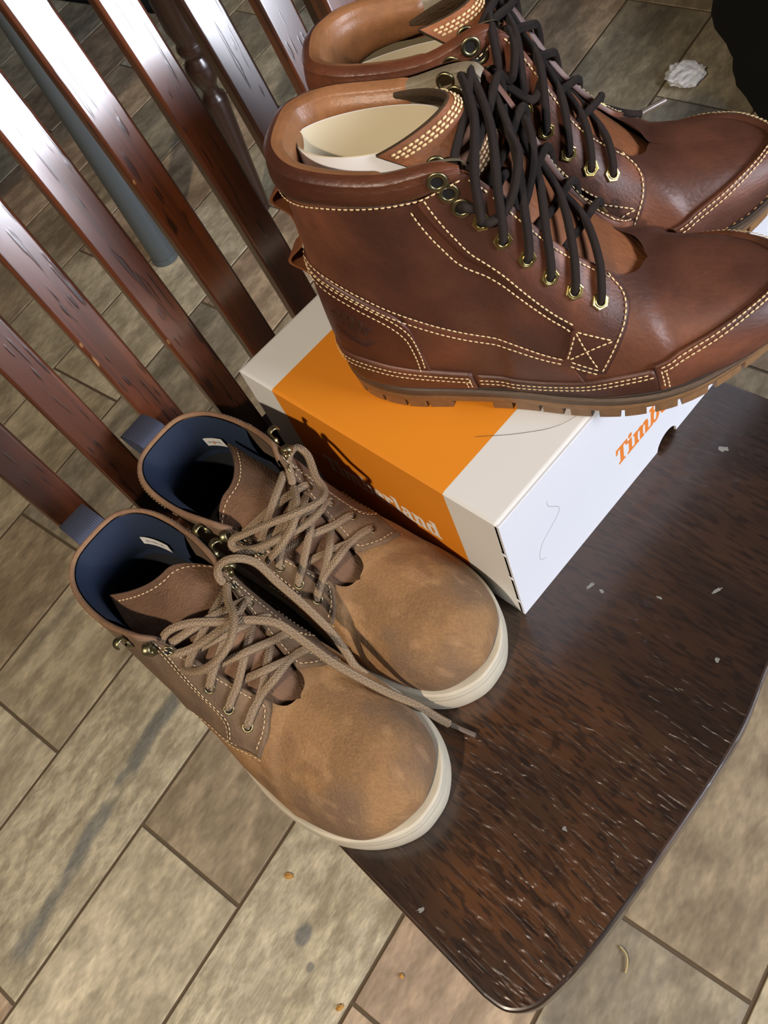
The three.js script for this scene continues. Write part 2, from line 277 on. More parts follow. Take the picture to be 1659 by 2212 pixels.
// ---------------------------------------------------------------- chair
{
  const t = thing('wooden_chair', 'dark brown slatted dining chair with scuffed glossy seat holding both pairs of boots', 'chair', V(0, 0, 0), 0, true);
  const F = [[0.126, 0.203], [0.14, 0.2], [0.15, 0.19], [0.155, 0.175], [0.159, 0.14], [0.16, 0.07], [0.158, -0.01], [0.149, -0.06], [0.135, -0.14], [0.11, -0.22], [0.09, -0.246], [0.07, -0.25]];
  const sh = new THREE.Shape(); sh.moveTo(-0.315, 0.196); sh.lineTo(0.126, 0.203); sh.splineThru(F.slice(1).map(([x, z]) => new THREE.Vector2(x, z))); sh.lineTo(-0.315, -0.245); sh.closePath();
  const g = new THREE.ExtrudeGeometry(sh, { depth: 0.018, bevelEnabled: true, bevelThickness: 0.0025, bevelSize: 0.0025, bevelOffset: -0.0025, bevelSegments: 3, curveSegments: 60 });
  g.rotateX(Math.PI / 2); g.translate(0, SEAT_Y - 0.0025, 0);       // (x, z) shape, extruded downwards
  part('seat', g, mSeat, t);
  // back: bent slats between two outer posts; all follow one curve leaning back
  const backX = (y) => { const s = y - SEAT_Y; return -0.282 - 0.12 * s - 0.24 * s * s; };
  const slat = (zc, w, th, y0, y1, r = 0.003) => {
    const pos = [], n = 26, prof = [];
    for (const [sx, sz] of [[1, 1], [1, -1], [-1, -1], [-1, 1]]) for (let k = 0; k <= 3; k++) {
      const c = [[0, 1], [1, 0], [0, -1], [-1, 0]]; const base = { '11': 0, '1-1': -Math.PI / 2, '-1-1': Math.PI, '-11': Math.PI / 2 }['' + sx + sz];
      const a = base + (Math.PI / 2) * (1 - k / 3); prof.push([sx * (th / 2 - r) + r * Math.cos(a), sz * (w / 2 - r) + r * Math.sin(a)]);
    }
    return grid((a, b) => { const y = lerp(y0, y1, a), p = prof[Math.round(b * prof.length) % prof.length]; return V(backX(y) - th / 2 + p[0], y, zc + p[1]); }, n, prof.length, (a, b) => { const i = Math.round(b * prof.length); let l = 0; for (let q = 1; q <= i; q++) { const A = prof[q - 1], B = prof[q % prof.length]; l += Math.hypot(B[0] - A[0], B[1] - A[1]); } return [l + zc * 3.1, a * (y1 - y0) + zc * 1.7]; }, false);
  };
  for (let k = 0; k < 9; k++) {
    const zc = 0.1605 - k * 0.0518;
    if (k === 0) part('outer_post', slat(zc, 0.0285, 0.03, SEAT_Y - 0.02, 0.46), mSlat, t);
    else if (k < 8) part('slat', slat(zc, 0.0275, 0.014, SEAT_Y + 0.012, 0.44), mSlat, t);
    else part('outer_post', slat(zc, 0.0285, 0.03, SEAT_Y - 0.02, 0.46), mSlat, t);
  }
  for (const [k, y, l] of [[2, 0.045, 0.016], [2, 0.062, 0.006], [0, 0.058, 0.011], [3, 0.02, 0.007], [4, 0.12, 0.005]]) { // finish chipped off at slat edges
    const w = k ? 0.0275 : 0.0285, g = new THREE.SphereGeometry(1, 12, 8), pp = g.attributes.position; for (let i = 0; i < pp.count; i++) pp.setXYZ(i, pp.getX(i) * 0.0006, pp.getY(i) * l * (0.55 + 0.5 * hash(i, k, 3)) * 0.5, pp.getZ(i) * 0.0013 * (0.7 + 0.5 * hash(i, k, 5)));
    g.computeVertexNormals(); g.translate(backX(y) - 0.0004, y, 0.1605 - k * 0.0518 + w / 2 - 0.002); part('bare_wood_chip', g, mRawWood, t);
  }
  const rail = new RoundedBoxGeometry(0.026, 0.07, 0.45, 3, 0.006); rail.translate(backX(0.46) - 0.01, 0.48, -0.047); part('top_rail', rail, mSlat, t);
  const low = new RoundedBoxGeometry(0.02, 0.02, 0.42, 3, 0.004); low.translate(backX(SEAT_Y) - 0.01, SEAT_Y + 0.01, -0.047); part('bottom_rail', low, mSlat, t);
  for (const [x, z] of [[0.105, 0.165], [0.075, -0.21], [-0.29, 0.165], [-0.29, -0.215]]) {
    const top = V(x, SEAT_Y - 0.02, z), w = W(x, SEAT_Y - 0.02, z), foot = V(w.x, 0.001, w.z).sub(OFFSET).applyQuaternion(QUAT.clone().invert());
    const dir = foot.clone().sub(top), len = dir.length(), lg = new THREE.CylinderGeometry(0.021, 0.016, len, 20); lg.translate(0, -len / 2, 0);
    lg.applyQuaternion(new THREE.Quaternion().setFromUnitVectors(V(0, -1, 0), dir.normalize())); lg.translate(top.x, top.y, top.z);
    part('leg', lg, mDarkWood, t);
  }
  for (const z of [0.165, -0.21]) { const b = new RoundedBoxGeometry(0.36, 0.05, 0.02, 2, 0.004); b.translate(-0.09, SEAT_Y - 0.05, z); part('apron', b, mDarkWood, t); }
  const fb = new RoundedBoxGeometry(0.02, 0.05, 0.36, 2, 0.004); fb.translate(0.09, SEAT_Y - 0.05, -0.02); part('apron', fb, mDarkWood, t);
}

// ---------------------------------------------------------------- shoe box
function canvasTex(w, h, draw) {
  const c = document.createElement('canvas'); c.width = w; c.height = h; const x = c.getContext('2d'); draw(x, w, h);
  const t = new THREE.CanvasTexture(c); t.colorSpace = THREE.SRGBColorSpace; t.anisotropy = 8; return t;
}
const ORANGE = '#e38b1d', CARD = '#dededa', COOL = '#d6d8dd';
{
  const t = thing('shoe_box', 'white and orange cardboard shoe box under the pair of laced leather boots', 'box', V(0, 0, 0), 0, true);
  const word = (x, txt, cx, cy, size, sx, col) => { x.save(); x.translate(cx, cy); x.scale(sx, 1); x.fillStyle = col; x.font = 'bold ' + size + 'px serif'; x.textAlign = 'center'; x.textBaseline = 'alphabetic'; x.strokeStyle = col; x.lineWidth = 5; x.lineJoin = 'round'; x.fillText(txt, 0, 0); x.strokeText(txt, 0, 0); x.restore(); };
  const S1 = 0.0395 / BOX_W, S2 = (BOX_W - 0.043) / BOX_W;
  const topT = canvasTex(1024, 1024, (x, w, h) => { x.fillStyle = CARD; x.fillRect(0, 0, w, h); x.fillStyle = ORANGE; x.fillRect(S1 * w, 0, (S2 - S1) * w, h); });
  const sideT = canvasTex(1024, 504, (x, w, h) => { x.fillStyle = CARD; x.fillRect(0, 0, w, h); x.fillStyle = ORANGE; x.fillRect(S1 * w, 0, (S2 - S1) * w, h); word(x, 'Timberland', w * 0.497, h * 0.65, 108, 0.76, '#efeee8'); });
  const frontT = canvasTex(1434, 504, (x, w, h) => { x.fillStyle = COOL; x.fillRect(0, 0, w, h); word(x, 'Timberland', w * 0.5, h * 0.65, 108, 0.76, '#dc7a25'); });
  const card = (map) => std({ map, roughness: 0.6 });
  const mTop = card(topT), mSide = card(sideT), mFront = card(frontT), mIn = std({ color: 0xcfc9bd, roughness: 0.85 });
  const e = 0.0015;
  // a flat panel with slightly rounded edges: outline in its own plane, extruded inwards; uv over the outline
  const panel = (w, h, hole) => {
    const s = new THREE.Shape(); s.moveTo(0, h); 
    s.lineTo(0, 0); if (hole) { s.lineTo(hole[0] - hole[1], 0); s.absarc(hole[0], 0, hole[1], Math.PI, 0, true); }
    s.lineTo(w, 0); s.lineTo(w, h); s.closePath();
    const g = new THREE.ExtrudeGeometry(s, { depth: e, bevelEnabled: true, bevelThickness: 0.0004, bevelSize: 0.0005, bevelOffset: -0.0005, bevelSegments: 2, curveSegments: 20 });
    const p = g.attributes.position, uv = g.attributes.uv; for (let i = 0; i < p.count; i++) uv.setXY(i, p.getX(i) / w, p.getY(i) / h); return g;
  };
  // lid panel bows up by a millimetre or two in its middle
  const lid = grid((a, b) => V(-BOX_W + a * BOX_W, 0.0012 * Math.sin(Math.PI * a) * Math.sin(Math.PI * b) - 0.0009 * (Math.max(0, 1 - a * 120) + Math.max(0, 1 - (1 - a) * 120) + Math.max(0, 1 - (1 - b) * 170)), -BOX_D + b * BOX_D), 240, 340, (a, b) => [a, b], true);
  const lidUnder = boxAt(-BOX_W + 0.001, -0.001, -0.003, -0.0012, -BOX_D + 0.001, -0.001);
  part('lid', lid, mTop, t); part('lid_lining', lidUnder, mIn, t);
  const left = panel(BOX_W, BOX_H - 0.001); left.translate(-BOX_W, -BOX_H, -e - 0.0006); part('side_panel', left, mSide, t);
  const right = panel(BOX_W, BOX_H - 0.001); right.rotateY(Math.PI); right.translate(0, -BOX_H, -BOX_D + e); part('side_panel', right, mSide, t);
  const fr = panel(BOX_D, BOX_H - 0.0008, [BOX_D / 2 + 0.003, 0.0125]); fr.rotateY(Math.PI / 2); fr.translate(-e + 0.0012, -BOX_H, 0); part('front_flap', fr, mFront, t);
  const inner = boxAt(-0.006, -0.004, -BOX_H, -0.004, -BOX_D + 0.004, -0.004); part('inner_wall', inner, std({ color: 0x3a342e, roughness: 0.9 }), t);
  const bk = boxAt(-BOX_W, -BOX_W + e, -BOX_H, -0.0012, -BOX_D, -0.0005); part('back_panel', bk, std({ color: 0xdededa, roughness: 0.6 }), t);
  part('bottom_panel', boxAt(-BOX_W + e, -0.004, -BOX_H, -BOX_H + e, -BOX_D + e, -e), mIn, t);
  // cut edge with its corrugated core and three torn nicks
  const cor = []; for (let i = 0; i < 60; i++) cor.push(boxAt(-0.0017, -0.0002, -0.002 - i * 0.00199, -0.003 - i * 0.00199, -0.0018, 0.0002 + 0.0001 * (i % 2)));
  part('corrugated_edge', cor, mCorrugate, t);
  for (const y of [-0.034, -0.066, -0.1]) { const nk = new THREE.ConeGeometry(0.0016, 0.006, 6); nk.scale(1, 1, 0.35); nk.rotateZ(1.1); nk.translate(-0.0012, y, 0.0008); part('torn_nick', nk, mPaper, t); }
}
// ---------------------------------------------------------------- boots: shared shape tools
function hermite(knots, comp) {                    // knots: [u, ...values]; smooth, mirrored at both ends (odd components flip)
  const n = knots.length, us = knots.map((k) => k[0]), dim = knots[0].length - 1;
  const ext = [[2 * us[0] - us[1], ...knots[1].slice(1).map((v, i) => comp.includes(i) ? -v : v)], ...knots, [2 * us[n - 1] - us[n - 2], ...knots[n - 2].slice(1).map((v, i) => comp.includes(i) ? -v : v)]];
  return (u) => {
    u = clamp(u, us[0], us[n - 1]); let k = 0; while (k < n - 2 && u > us[k + 1]) k++;
    const a = ext[k], b = ext[k + 1], c = ext[k + 2], d = ext[k + 3], h = c[0] - b[0], t = (u - b[0]) / h, t2 = t * t, t3 = t2 * t, o = [];
    for (let i = 1; i <= dim; i++) {
      const m1 = (c[i] - a[i]) / (c[0] - a[0]), m2 = (d[i] - b[i]) / (d[0] - b[0]);
      o.push((2 * t3 - 3 * t2 + 1) * b[i] + (t3 - 2 * t2 + t) * h * m1 + (-2 * t3 + 3 * t2) * c[i] + (t3 - t2) * h * m2);
    }
    return o;
  };
}
// upper: section curves from the sole edge E(u) to the top line T(u); u < 0 is the inner (medial) side
function makeUpper(knots, bend = 0.004, deform) {
  const f = hermite(knots, [2, 5, 8, 11]);
  const P = (us, t) => {
    const u = Math.abs(us), s = us < 0 ? -1 : 1, k = f(u), a = 1 - t;
    const E = [k[0], k[1], k[2]], Tp = [k[3], k[4], k[5]], C1 = [E[0] + k[6], E[1] + k[7], E[2] + k[8]], C2 = [Tp[0] + k[9], Tp[1] + k[10], Tp[2] + k[11]];
    const q = [0, 1, 2].map((i) => a * a * a * E[i] + 3 * a * a * t * C1[i] + 3 * a * t * t * C2[i] + t * t * t * Tp[i]);
    const v = V(q[0], q[1], s * q[2] * (s < 0 ? 0.95 : 1.03) - bend * smooth(0.12, 0.29, q[0]));
    return deform ? deform(v, us, t) : v;
  };
  const N = (us, t) => {
    const d = 0.004; const ua = Math.max(-1, us - d), ub = Math.min(1, us + d), ta = Math.max(0, t - d), tb = Math.min(1, t + d);
    let du = P(ub, t).sub(P(ua, t)); const dt = P(us, tb).sub(P(us, ta));
    if (Math.abs(us) > 0.9 && du.lengthSq() < 1e-9) du = V(0, 0, us < 0 ? 1 : -1);
    const n = new THREE.Vector3().crossVectors(du, dt);
    if (n.lengthSq() < 1e-16) n.set(0, 1, 0); n.normalize();
    return n;
  };
  const S = (us, t, off = 0) => { const p = P(us, t); return off ? p.addScaledVector(N(us, t), off) : p; };
  return { P, N, S };
}
const mirrorGeo = (g) => {
  const h = g.index ? g.toNonIndexed() : g.clone();
  for (const k of ['position', 'normal']) { const a = h.attributes[k]; if (!a) continue; for (let i = 0; i < a.count; i++) a.setZ(i, -a.getZ(i)); }
  for (const k of Object.keys(h.attributes)) { const a = h.attributes[k], n = a.itemSize; for (let i = 0; i < a.count; i += 3) for (let c = 0; c < n; c++) { const t = a.array[(i + 1) * n + c]; a.array[(i + 1) * n + c] = a.array[(i + 2) * n + c]; a.array[(i + 2) * n + c] = t; } }
  return h;
};
// average the normals of vertices that share a place (seams of a closed surface)
function weld(g) {
  const p = g.attributes.position, n = g.attributes.normal, m = new Map();
  for (let i = 0; i < p.count; i++) { const k = Math.round(p.getX(i) * 2e4) + '_' + Math.round(p.getY(i) * 2e4) + '_' + Math.round(p.getZ(i) * 2e4); (m.get(k) || m.set(k, []).get(k)).push(i); }
  for (const l of m.values()) if (l.length > 1) {
    const s = V(0, 0, 0), r = V(n.getX(l[0]), n.getY(l[0]), n.getZ(l[0])); for (const i of l) { const q = V(n.getX(i), n.getY(i), n.getZ(i)); if (q.dot(r) > 0.3) s.add(q); }
    s.normalize(); for (const i of l) { const q = V(n.getX(i), n.getY(i), n.getZ(i)); if (q.dot(r) > 0.3) n.setXYZ(i, s.x, s.y, s.z); }
  }
  return g;
}
// footprint loop from a list of [x, lateral z, medial z]
function makeLoop(rows, bend, n = 160) {
  const pts = []; rows.forEach(([x, l]) => pts.push(V(x, 0, l))); [...rows].reverse().slice(1, -1).forEach(([x, , m]) => pts.push(V(x, 0, -m)));
  pts.forEach((p) => { p.z -= bend * smooth(0.12, 0.29, p.x); });
  const c = new THREE.CatmullRomCurve3(pts, true, 'centripetal'); const out = [];
  for (let i = 0; i < n; i++) { const p = c.getPointAt(i / n), t = c.getTangentAt(i / n); out.push({ x: p.x, z: p.z, nx: -t.z, nz: t.x }); }
  // outward: away from the middle
  const s = out.reduce((a, p) => a + (p.nx * (p.x - 0.15) + p.nz * p.z), 0) < 0 ? -1 : 1; out.forEach((p) => { p.nx *= s; p.nz *= s; }); return out;
}
// rings: [y(x) or number, outward offset]; caps top or bottom on request
function loft(loop, rings, { cap0 = false, cap1 = false, i0 = 0, i1 = null } = {}) {
  const n = loop.length, a0 = i0, cnt = i1 === null ? n : i1 - i0;
  const P = (i, r) => { const p = loop[((i % n) + n) % n], [y, o] = rings[r]; return V(p.x + p.nx * o, typeof y === 'function' ? y(p.x + p.nx * o) : y, p.z + p.nz * o); };
  const gs = [grid((a, b) => P(a0 + Math.round(a * cnt), Math.round(b * (rings.length - 1))), cnt, rings.length - 1, (a, b) => [a * 0.75, b * 0.03], false)];
  const cap = (r) => gs.push(grid((a, b) => { const p = P(a0 + Math.round(a * cnt), r), q = P(a0 - Math.round(a * cnt), r); return p.lerp(q, b); }, Math.floor(cnt / 2), 8, (a, b) => [a * 0.3, b * 0.1]));
  const fix = (a) => a;
  if (cap0) capLoop(0); if (cap1) capLoop(rings.length - 1);
  function capLoop(r) { const h = Math.floor(n / 2); gs.push(grid((a, b) => P(Math.round(a * h), r).lerp(P(-Math.round(a * h), r), b), h, 6, (a, b) => [a * 0.3, b * 0.1])); }
  return fix(merge(gs));
}
// stitches along a path of [us, t] points on an upper
function stitches(up, path, off = 0.0013, pitch = 0.0033, len = 0.0026, r = 0.00042, closed = false) {
  const c = new THREE.CatmullRomCurve3(path.map(([u, t]) => V(u, t, 0)), closed, 'centripetal'), N = Math.max(60, path.length * 30), out = [];
  const q = []; let acc = 0, last = null; for (let i = 0; i <= N; i++) { const k = c.getPoint(i / N), p = up.S(k.x, k.y, off); acc += last ? p.distanceTo(last) : 0; last = p; q.push({ p, n: up.N(k.x, k.y), s: acc }); }
  const at = (s) => { let i = 1; while (i < N && q[i].s < s) i++; const a = q[i - 1], b = q[i], f = b.s > a.s ? clamp((s - a.s) / (b.s - a.s)) : 0; return { p: a.p.clone().lerp(b.p, f), n: a.n.clone().lerp(b.n, f).normalize() }; };
  for (let s = pitch * 0.3; s + len < acc; s += pitch) out.push(stitch(at(s).p, at(s + len).p, at(s + len / 2).n, r));
  return out;
}
function stitch(a, b, n, r) {                       // one raised thread segment, dipping at both ends
  const d = b.clone().sub(a), s = new THREE.Vector3().crossVectors(d, n).normalize().multiplyScalar(r), pos = [], idx = [];
  const st = [[0, 0.15, -0.4], [0.18, 0.95, 0.7], [0.5, 1.1, 1.1], [0.82, 0.95, 0.7], [1, 0.15, -0.4]];
  for (const [f, w, h] of st) for (let k = 0; k < 5; k++) { const ang = Math.PI * (k / 4); const p = a.clone().addScaledVector(d, f).addScaledVector(s, w * Math.cos(ang)).addScaledVector(n, r * (h * 0.9 * Math.sin(ang) + (h > 0 ? 0.1 : -0.3))); pos.push(p.x, p.y, p.z); }
  for (let i = 0; i < 4; i++) for (let k = 0; k < 4; k++) { const q = i * 5 + k; idx.push(q, q + 5, q + 1, q + 5, q + 6, q + 1); }
  const g = new THREE.BufferGeometry(); g.setAttribute('position', new THREE.Float32BufferAttribute(pos, 3)); g.setAttribute('uv', new THREE.Float32BufferAttribute(new Float32Array(50), 2)); g.setIndex(idx); g.computeVertexNormals(); return g;
}
// a leather panel laid on an upper between two (us, t) curves, with a cut edge
function panel(up, lo, hi, off, nk, nm, base = 0, uvo = 0) {
  const e = [0, 0.0001, ...Array.from({ length: nm - 1 }, (_, i) => (i + 1) / nm), 0.9999, 1];
  const ek = [0, 0.0001, ...Array.from({ length: nk - 1 }, (_, i) => (i + 1) / nk), 0.9999, 1];
  return grid((a, b) => {
    const i = Math.round(a * (ek.length - 1)), j = Math.round(b * (e.length - 1)), k = ek[i], m = e[j], l = lo(k), h = hi(k);
    const edge = i === 0 || j === 0 || i === ek.length - 1 || j === e.length - 1;
    return up.S(lerp(l[0], h[0], m), lerp(l[1], h[1], m), edge ? base - 0.0004 : base + off);
  }, ek.length - 1, e.length - 1, (a, b) => { const k = ek[Math.round(a * (ek.length - 1))], m = e[Math.round(b * (e.length - 1))], l = lo(k), h = hi(k); return [lerp(l[0], h[0], m) * 0.33 + uvo, lerp(l[1], h[1], m) * 0.16]; });
}
const curve = (pts) => { const c = new THREE.CatmullRomCurve3(pts.map(([u, t]) => V(u, t, 0)), false, 'centripetal'); return (k) => { const p = c.getPoint(clamp(k)); return [p.x, p.y]; }; };
const mir = (pts) => pts.map(([u, t]) => [-u, t]);

const LK = [
  [0, 0.006, 0.026, 0, 0.012, 0.184, 0, -0.006, 0.045, 0, -0.002, -0.05, 0],
  [0.08, 0.012, 0.025, 0.025, 0.016, 0.184, 0.024, -0.004, 0.04, 0.005, -0.001, -0.05, 0],
  [0.18, 0.040, 0.023, 0.037, 0.036, 0.182, 0.042, 0, 0.035, 0.006, 0, -0.05, -0.006],
  [0.30, 0.082, 0.021, 0.039, 0.076, 0.177, 0.047, 0, 0.03, 0.008, 0, -0.05, -0.006],
  [0.40, 0.112, 0.020, 0.040, 0.115, 0.176, 0.041, 0.003, 0.03, 0.008, 0.002, -0.05, 0.000],
  [0.43, 0.120, 0.020, 0.042, 0.125, 0.163, 0.037, 0.003, 0.03, 0.008, 0.004, -0.04, 0.006],
  [0.54, 0.148, 0.020, 0.046, 0.146, 0.124, 0.029, 0.002, 0.03, 0.008, 0.005, -0.03, 0.012],
  [0.65, 0.176, 0.021, 0.051, 0.164, 0.099, 0.024, 0, 0.03, 0.004, 0.003, -0.014, 0.018],
  [0.73, 0.198, 0.023, 0.051, 0.182, 0.083, 0.020, 0, 0.028, 0.003, 0, -0.008, 0.022],
  [0.765, 0.208, 0.0242, 0.0502, 0.190, 0.0792, 0.0165, 0, 0.027, 0.003, 0, -0.005, 0.025],
  [0.79, 0.2155, 0.0257, 0.0492, 0.195, 0.0768, 0.0105, 0, 0.026, 0.003, 0, -0.002, 0.029],
  [0.81, 0.222, 0.027, 0.048, 0.200, 0.0745, 0, 0, 0.026, 0.002, 0, 0, 0.034],
  [0.90, 0.254, 0.033, 0.037, 0.232, 0.067, 0, 0, 0.024, 0.002, 0.004, 0, 0.030],
  [0.96, 0.276, 0.039, 0.022, 0.250, 0.064, 0, 0.004, 0.020, 0.002, 0.008, -0.001, 0.018],
  [1, 0.285, 0.042, 0, 0.258, 0.0625, 0, 0.005, 0.018, 0, 0.014, -0.002, 0],
];
const LEATHER_FOOT = [[0, 0, 0], [0.005, 0.019, 0.016], [0.018, 0.031, 0.026], [0.045, 0.0405, 0.0325], [0.08, 0.0425, 0.033], [0.12, 0.0455, 0.0345], [0.16, 0.0525, 0.0415], [0.195, 0.0555, 0.0485], [0.225, 0.052, 0.048], [0.252, 0.0395, 0.042], [0.274, 0.0245, 0.029], [0.287, 0.011, 0.012], [0.289, 0, 0]];
const SK = [
  [0, 0.008, 0.027, 0, 0.013, 0.128, 0, -0.004, 0.035, 0, -0.003, -0.04, 0],
  [0.08, 0.014, 0.027, 0.021, 0.017, 0.128, 0.022, -0.003, 0.035, 0.005, -0.002, -0.04, 0],
  [0.18, 0.040, 0.027, 0.033, 0.036, 0.127, 0.036, 0, 0.03, 0.006, 0, -0.035, -0.004],
  [0.30, 0.082, 0.027, 0.035, 0.074, 0.128, 0.040, 0, 0.03, 0.008, 0, -0.035, -0.003],
  [0.40, 0.112, 0.027, 0.037, 0.112, 0.131, 0.035, 0.003, 0.03, 0.008, 0.002, -0.035, 0.004],
  [0.43, 0.120, 0.027, 0.039, 0.119, 0.125, 0.030, 0.003, 0.03, 0.008, 0.004, -0.03, 0.010],
  [0.54, 0.148, 0.027, 0.043, 0.138, 0.103, 0.022, 0.002, 0.025, 0.006, 0.005, -0.02, 0.018],
  [0.65, 0.176, 0.027, 0.048, 0.158, 0.086, 0.017, 0, 0.022, 0.004, 0.003, -0.008, 0.024],
  [0.74, 0.200, 0.027, 0.050, 0.176, 0.074, 0.013, 0, 0.02, 0.002, 0, -0.002, 0.026],
  [0.762, 0.207, 0.027, 0.0503, 0.1815, 0.0720, 0.0118, 0, 0.02, 0.002, 0, -0.001, 0.028],
  [0.782, 0.2135, 0.027, 0.0505, 0.1865, 0.0702, 0.0078, 0, 0.02, 0.002, 0, 0, 0.031],
  [0.80, 0.219, 0.027, 0.0505, 0.1895, 0.069, 0, 0, 0.02, 0.002, 0, 0, 0.034],
  [0.90, 0.254, 0.028, 0.042, 0.228, 0.064, 0, 0, 0.02, 0.001, 0.004, 0, 0.028],
  [0.96, 0.272, 0.029, 0.0275, 0.242, 0.062, 0, 0.002, 0.02, 0.001, 0.008, -0.001, 0.016],
  [1, 0.281, 0.030, 0, 0.248, 0.060, 0, 0.003, 0.018, 0, 0.014, -0.002, 0],
];
const SUEDE_FOOT = [[0, 0, 0], [0.006, 0.018, 0.018], [0.02, 0.029, 0.028], [0.045, 0.0365, 0.0355], [0.08, 0.039, 0.037], [0.12, 0.042, 0.0385], [0.16, 0.049, 0.044], [0.195, 0.0545, 0.0495], [0.225, 0.054, 0.050], [0.252, 0.0465, 0.045], [0.272, 0.032, 0.033], [0.284, 0.0135, 0.0145], [0.286, 0, 0]];
const squash = (x) => (x <= 0.17 ? x : 0.17 + (x - 0.17) * 0.93);
LK.forEach((k) => { k[1] = squash(k[1]); k[4] = squash(k[4]); });
LEATHER_FOOT.forEach((r) => { r[0] = squash(r[0]); });
const UL = makeUpper(LK, 0.004, (v, us, t) => { v.z -= 0.002 * t * t; if (us < 0) { const k = t * t * Math.exp(-(((us + 0.64) / 0.12) ** 2)); v.z += 0.006 * k; v.y -= 0.003 * k; v.z *= 1 - (0.17 + 0.13 * t * t) * smooth(-0.62, -0.40, us); v.y += 0.008 * t * t * Math.exp(-(((us + 0.42) / 0.09) ** 2)); } return v; }), US = makeUpper(SK, 0.003, (v, us, t) => { v.z -= 0.007 * Math.pow(Math.max(0, t), 1.5) * smooth(1.0, 0.75, Math.abs(us)); if (us > 0) { const k = t * t * Math.exp(-(((us - 0.44) / 0.11) ** 2)); v.y += 0.008 * k; v.z -= 0.003 * k; } return v; }, 0.985);

// slack lace ends, as they lie over and between the suede boots (seat frame)
const LACE = {
  L_a: [[-0.1192, -0.0020, 0.1274], [-0.1234, 0.0010, 0.1273], [-0.1259, 0.0050, 0.1244], [-0.1240, 0.0090, 0.1185], [-0.1185, 0.0090, 0.1116], [-0.1113, 0.0020, 0.1054], [-0.0967, -0.0110, 0.1048], [-0.0779, -0.0250, 0.1041], [-0.0620, -0.0430, 0.1046], [-0.0531, -0.0570, 0.1068], [-0.0458, -0.0690, 0.1094], [-0.0401, -0.0750, 0.1088], [-0.0428, -0.0930, 0.1082], [-0.0525, -0.1110, 0.1097]],
  L_b: [[-0.1136, -0.0040, 0.1802], [-0.1198, -0.0020, 0.1820], [-0.1217, 0.0020, 0.1790], [-0.1192, 0.0070, 0.1711], [-0.1114, 0.0070, 0.1595], [-0.0986, 0.0010, 0.1460], [-0.0859, -0.0050, 0.1322], [-0.0755, -0.0110, 0.1245], [-0.0600, -0.0250, 0.1215], [-0.0424, -0.0370, 0.1192], [-0.0283, -0.0520, 0.1145], [-0.0158, -0.0700, 0.1088], [-0.0039, -0.0890, 0.1017], [0.0063, -0.1100, 0.0971], [0.0119, -0.1190, 0.0944]],
  L_aglet: [[0.0119, -0.1190, 0.0944], [0.0204, -0.1190, 0.0922], [0.0297, -0.1190, 0.0897]],
  L_c: [[-0.1229, -0.0040, 0.1817], [-0.1121, -0.0030, 0.1796], [-0.1038, -0.0030, 0.1683], [-0.0974, -0.0010, 0.1523], [-0.0970, -0.0030, 0.1396], [-0.1028, -0.0080, 0.1293], [-0.1139, -0.0170, 0.1284]],
  L_d: [[-0.1202, -0.0030, 0.1259], [-0.1087, -0.0010, 0.1336], [-0.0926, 0.0030, 0.1398], [-0.0830, 0.0030, 0.1514], [-0.0833, -0.0010, 0.1642], [-0.0925, -0.0080, 0.1768], [-0.1043, -0.0130, 0.1825], [-0.1136, -0.0160, 0.1819], [-0.1170, -0.0190, 0.1799]],
  R_a: [[-0.1353, -0.0030, 0.0491], [-0.1427, 0.0010, 0.0436], [-0.1501, 0.0030, 0.0374], [-0.1540, 0.0010, 0.0264], [-0.1469, -0.0030, 0.0251], [-0.1302, -0.0070, 0.0340], [-0.1183, -0.0080, 0.0380], [-0.1094, -0.0010, 0.0479], [-0.1101, 0.0070, 0.0651], [-0.1203, 0.0070, 0.0815], [-0.1327, 0.0030, 0.0964], [-0.1379, 0.0010, 0.1038], [-0.1339, -0.0010, 0.1064], [-0.1222, -0.0010, 0.0995], [-0.1111, 0.0010, 0.0848], [-0.1069, -0.0030, 0.0691], [-0.1095, -0.0090, 0.0518], [-0.1165, -0.0150, 0.0433]],
  R_b: [[-0.1353, -0.0030, 0.0491], [-0.1180, 0.0030, 0.0597], [-0.1085, 0.0030, 0.0722], [-0.1074, -0.0010, 0.0871], [-0.1126, -0.0090, 0.0976], [-0.1176, -0.0170, 0.1020]],
  R_c: [[-0.1366, -0.0030, 0.1061], [-0.1231, -0.0010, 0.1008], [-0.1151, -0.0030, 0.0876], [-0.1139, -0.0050, 0.0723], [-0.1248, -0.0110, 0.0538], [-0.1357, -0.0190, 0.0451]],
};

// planar-ish uv for the vamp: length along x, girth from the ridge line down either side
function girthUV(K) { const f = hermite(K, [2, 5, 8, 11]); return (up) => (a, b) => { const us = a * 2 - 1, p = up.P(us, b), ty = f(Math.abs(us))[4]; return [p.x, p.z + Math.sign(us) * 0.8 * Math.max(0, ty - p.y)]; }; }
const upperUV = (a, b) => [a * 0.66, b * 0.16];
const topOf = (K) => (x) => { const r = K.map((k) => [k[1], k[2]]); let i = 0; while (i < r.length - 2 && x > r[i + 1][0]) i++; return lerp(r[i][1], r[i + 1][1], clamp((x - r[i][0]) / (r[i + 1][0] - r[i][0]))) + 0.0005; };
